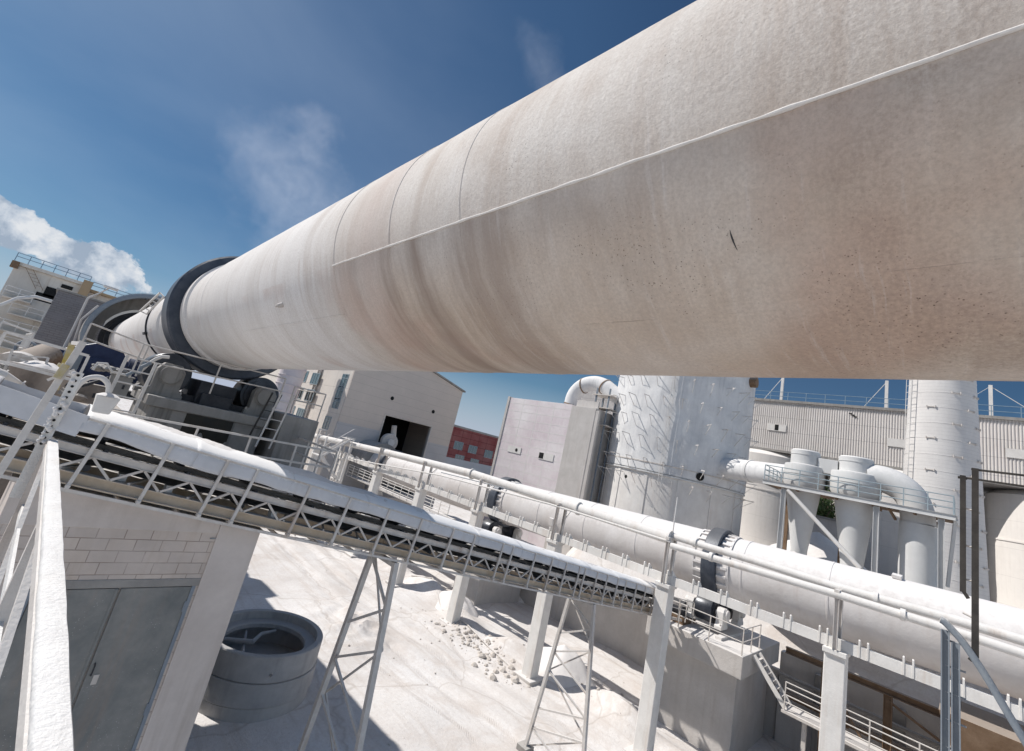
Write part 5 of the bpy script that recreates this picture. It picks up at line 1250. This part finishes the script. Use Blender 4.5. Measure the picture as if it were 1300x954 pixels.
# conveyor discharge : drive head and lattice end behind the rack column
for v in (0, CW):
    MB().beam(C(24.6, v, .1), C(27, v, .1), .08, .12, up=cn).build('frame_beam', 'steel', G); MB().beam(C(24.6, v, .8), C(27, v, .8), .08, .12, up=cn).build('frame_beam', 'steel', G)
MB().tube(C(26.6, .05, .6), C(26.6, CW-.05, .6), .38, n=28).build('head_drum', 'dark', G)
MB().hexa([C(26.9, .0, -1.8), C(27.6, .0, -1.8), C(27.6, CW, -1.8), C(26.9, CW, -1.8)], [C(26.2, -.1, .3), C(27.9, -.1, .3), C(27.9, CW+.1, .3), C(26.2, CW+.1, .3)]).build('chute', 'rust', G)
railing('thin railing at the conveyor head beside the roller pier', [C(24.0, -.35, .1), C(26.8, -.35, .1)], 1.0, .9, .022, 'steel')

# far tangle near the hall doorway: stairs and railings
T = thing('stair_tower', 'white lattice stair tower in front of the office wing', 'stair tower', P(410, 600, 1, 42))
c = P(408, 600, 1, 42); x0 = c.x
mb = MB()
for x in (x0-.9, x0+1.6):
    for y in (41.2, 43): mb.beam((x, y, GZ), (x, y, -2.2), .12, .12, up=(0, 1, 0))
mb.build('columns', 'white', T)
mb = MB()
for k in range(4):
    z = -9.6 + k*1.9; s = 1 if k % 2 else -1; m_ = x0 + .35
    mb.beam((m_ - s*1.1, 41.3, z), (m_ + s*1.1, 41.3, z+1.9), .05, .18); mb.beam((m_ - s*1.1, 41.9, z), (m_ + s*1.1, 41.9, z+1.9), .05, .18)
    mb.beam((m_ - s*1.1, 41.25, z+1), (m_ + s*1.1, 41.25, z+2.9), .04, .04); mb.box((m_+s*1.0, 41.2, z+1.86), (m_+s*1.5, 43, z+1.92))
mb.build('flights', 'white', T)
for i, (x, y0, y1, z, lab) in enumerate(((26.0, 30, 48, -6.0, 'white railing along the upper half of the lower kiln'), (24.4, 33, 47, -7.8, 'lower white railing near the far rack columns'))):
    railing(lab, [(x, y1, z), (x, y0, z)], 1.1, 1.2, .03, 'white', mids=(.3, .55, .8))
    W_ = MB().box((x, y0, z-.1), (x+1.0, y1, z)).build('catwalk', 'concl', None, origin=(x, y0, z)); tag(W_, 'catwalk slab at the %s level by the far rack columns' % ('upper', 'lower')[i], 'walkway')
scrap(478, 640, 46, 'brown rubble slope below the hall doorway', 26, 1.1)
T = thing('combustion_fan', 'round pale fan housing standing in the hall doorway', 'fan', P(498, 572, 1, 49))
c = P(495, 562, 1, 48.5)
MB().lathe([(1e-3, 0), (.95, 0), (1.0, .08), (1.0, .7), (.95, .78), (1e-3, .78)], c, (.2, 1, 0), 32).build('scroll', 'steel', T)
MB().tube(c + V((.5, .4, .5)), c + V((.2, .4, 2.0)), .35, .3, 16).build('outlet', 'steel', T); MB().tube(c, c + V((-.1, -.5, 0)), .4, n=20).build('inlet', 'white', T)
MB().cbox(c + V((0, .4, -2.2)), 1.4, 1.2, 2.6).build('stand', 'conc', T)

# ------------------------------------------------------------------ hanging ladder and posts at the right
XL = 9.0
T = thing('hanging_ladder', 'dark grimy hanging ladder frame in the right foreground', 'ladder', P(1237, 838, 0, XL))
a0, a1 = P(1222.5, 604, 0, XL), P(1222.5, 752, 0, XL); b0, b1 = P(1238, 595, 0, XL), P(1238, 834, 0, XL)
MB().beam(a1, a0, .06, .06, up=(0, 1, 0)).build('side_rail', 'darkpost', T); MB().beam(b1, b0, .068, .068, up=(0, 1, 0)).build('side_rail', 'darkpost', T)
MB().beam(a1 + V((0, 0, .02)), a1 + V((0, -.05, -.06)), .055, .04, up=(0, 1, 0)).build('bent_foot', 'darkpost', T)
MB().beam(b1 + V((0, 0, .02)), b1 + V((0, .05, -.06)), .06, .04, up=(0, 1, 0)).build('bent_foot', 'darkpost', T)
for py in (645, 692, 735): MB().tube(P(1222, py, 0, XL), P(1238, py+4, 0, XL), .012, n=8).build('rung', 'rail', T)
for py in (780,): MB().tube(P(1222, py-2, 0, XL), P(1238, py+6, 0, XL), .012, n=8).build('rung', 'rail', T)
MB().beam(P(1216, 606, 0, XL), P(1228, 608, 0, XL), .04, .03).build('cap', 'darkpost', T)
MB().beam(P(1233, 596, 0, XL), V((XL, -1.6, b0.z + .02)), .03, .025).build('top_bar', 'darkpost', T)
MB().beam(P(1226, 607, 0, XL+.3), V((XL+.3, -1.6, a0.z + .01)), .03, .025).build('top_bar', 'darkpost', T)
MB().beam((XL+.15, -1.6, GZ), (XL+.15, -1.6, b0.z + .1), .18, .18, up=(0, 1, 0)).build('support_post', 'darkpost', T)
T = thing('stair_handrail', 'blue-grey curved stair handrail with two posts at the bottom right', 'railing', P(1200, 865, 0, XL))
MB().ptube(smooth([P(x, y, 0, XL-.05) for x, y in ((1194, 787), (1199, 790), (1208, 799), (1222, 815), (1238, 838), (1256, 866), (1285, 915), (1310, 955))], 3), .042, 14).build('handrail', 'greypost', T)
MB().chan(P(1200, 800, 0, XL) - V((0, 0, 6)), P(1200, 800, 0, XL), .085, .085, .015, up=(0, 1, 0)).build('post', 'greypost', T)
MB().chan(P(1213, 817, 0, XL) - V((0, 0, 6)), P(1213, 817, 0, XL), .085, .085, .015, up=(0, 1, 0)).build('post', 'greypost', T)
for k in range(5): a = P(1200, 812, 0, XL) - V((0, 0, .3*k)); MB().tube(a, a + V((0, -.19, 0)), .012, n=6).build('rung', 'greypost', T)
MB().beam(P(1194, 785, 0, XL), P(1203, 790, 0, XL), .1, .06).build('cap_plate', 'rackw', T)

# ------------------------------------------------------------------ yard litter
def rubble(cx, cy, n, sx, sy, s, lab):
    mb = MB()
    for _ in range(n):
        x, y = cx + random.gauss(0, sx), cy + random.gauss(0, sy); r = 1.5*s*max(.12, random.uniform(0, 1)**2.4); z = gh(x, y) + r*random.uniform(-.2, .3)
        m = 6; mb.lathe([(1e-3, -r*.7), (r*.85, -r*.35), (r, .05*r), (r*.65, r*.5), (1e-3, r*.6)], (x, y, z), (random.uniform(-.5, .5), random.uniform(-.5, .5), 1), m, wob=.35)
    o = mb.build('rubble', 'rock', None, smooth=False, origin=(cx, cy, gh(cx, cy))); tag(o, lab, 'rubble', kind='stuff')
for px, py, n, sx, sy, s, lab in ((600, 815, 170, .55, 1.3, .13, 'line of limestone lumps between the trestle and the rack column'), (640, 850, 90, .6, 1.0, .17, 'bigger limestone lumps nearest the rack column foot'), (560, 800, 60, .8, 1.5, .07, 'small gravelly lumps beside the slim column'),
    (500, 830, 45, 2.2, 2.6, .05, 'sparse fine gravel scattered right of the first trestle'), (745, 870, 90, 1.2, 1.6, .08, 'gravel strewn under the second trestle'), (420, 745, 40, 2.0, 4.0, .05, 'sparse stones scattered in the sunlit yard under the conveyor')):
    c = P(px, py, 2, GZ); rubble(c.x, c.y, n, sx, sy, s, lab)
def yheap(px, py, r, h, lab):
    c = P(px, py, 2, GZ + h*.3); sd_ = px
    mb = MB().grid(lambda u, v: V((c.x + r*v*math.cos(2*PI*u), c.y + r*1.4*v*math.sin(2*PI*u), GZ + .15 + h*(1-v)**1.2 - .5*v**4 + .3*h*noise.noise(V((v*math.cos(2*PI*u)*2.2, v*math.sin(2*PI*u)*2.2, sd_)))*(1-v**4))), 56, 26)
    o = mb.build('lime_heap', 'lime', None, origin=(c.x, c.y, GZ)); tag(o, lab, 'heap', 'heaps of spilled lime in the yard')
yheap(578, 765, 1.7, 1.1, 'spilled lime heaped round the slim rack column'); yheap(712, 845, 2.0, 1.3, 'spilled lime heap between the second trestle and the rack column')
yheap(640, 745, 2.2, .9, 'low spilled lime heap in front of the middle pier'); yheap(795, 800, 2.0, 1.0, 'spilled lime heap left of the thick rack column')
T = thing('hose', 'thin dark hose lying along the wheel ruts', 'hose', P(560, 775, 2, GZ))
hp_ = [P(x, y, 2, GZ) for x, y in ((520, 740), (545, 752), (560, 775), (590, 800), (620, 825), (650, 850))]
MB().ptube([V((p.x, p.y, gh(p.x, p.y) + .05)) for p in hp_], .04, 8).build('tube', 'steel', T)

# ------------------------------------------------------------------ steam behind the near kiln
def steam(px, py, y, rx, ry, rz, dens, lab):
    c = P(px, py, 1, y)
    mb = MB().lathe([(max(1e-3, math.sin(PI*i/12)), -math.cos(PI*i/12)) for i in range(13)], (0, 0, 0), (0, 0, 1), 24)
    mb.v = [V((v.x*rx, v.y*ry, v.z*rz)) + c for v in mb.v]
    m = bpy.data.materials.new('steam'); m.use_nodes = True; t = NT(m.node_tree); t.n.remove(t.n['Principled BSDF'])
    tc = t.a('ShaderNodeTexCoord'); ob = tc.outputs['Object']
    mp = t.a('ShaderNodeMapping', {0: ob}); mp.inputs['Scale'].default_value = (1/rx, 1/ry, 1/rz)
    ln = t.a('ShaderNodeVectorMath', {0: mp.outputs[0]}, operation='LENGTH').outputs['Value']
    fall = t.ramp(t.math('ADD', ln, t.math('MULTIPLY_ADD', t.noise(ob, .10, 6, .65), 2.2, -1.05)), [(.0, 1), (.75, 0)])
    nz = t.ramp(t.noise(ob, .22, 8, .66, .25), [(.30, 0), (.85, 1)])
    pv = t.a('ShaderNodeVolumePrincipled', {'Color': (.95, .96, 1, 1), 'Density': t.math('MULTIPLY', t.math('MULTIPLY', fall, nz), dens), 'Anisotropy': .3})
    t.l.new(pv.outputs[0], t.n['Material Output'].inputs['Volume'])
    o = mb.build('steam_plume', m, None, origin=c); tag(o, lab, 'steam', kind='stuff')
steam(366, 252, 75, 15, 6, 22, .13, 'thin white steam rising behind the near kiln')
steam(690, 90, 60, 12, 5, 12, .05, 'very faint haze of steam above the middle of the near kiln')
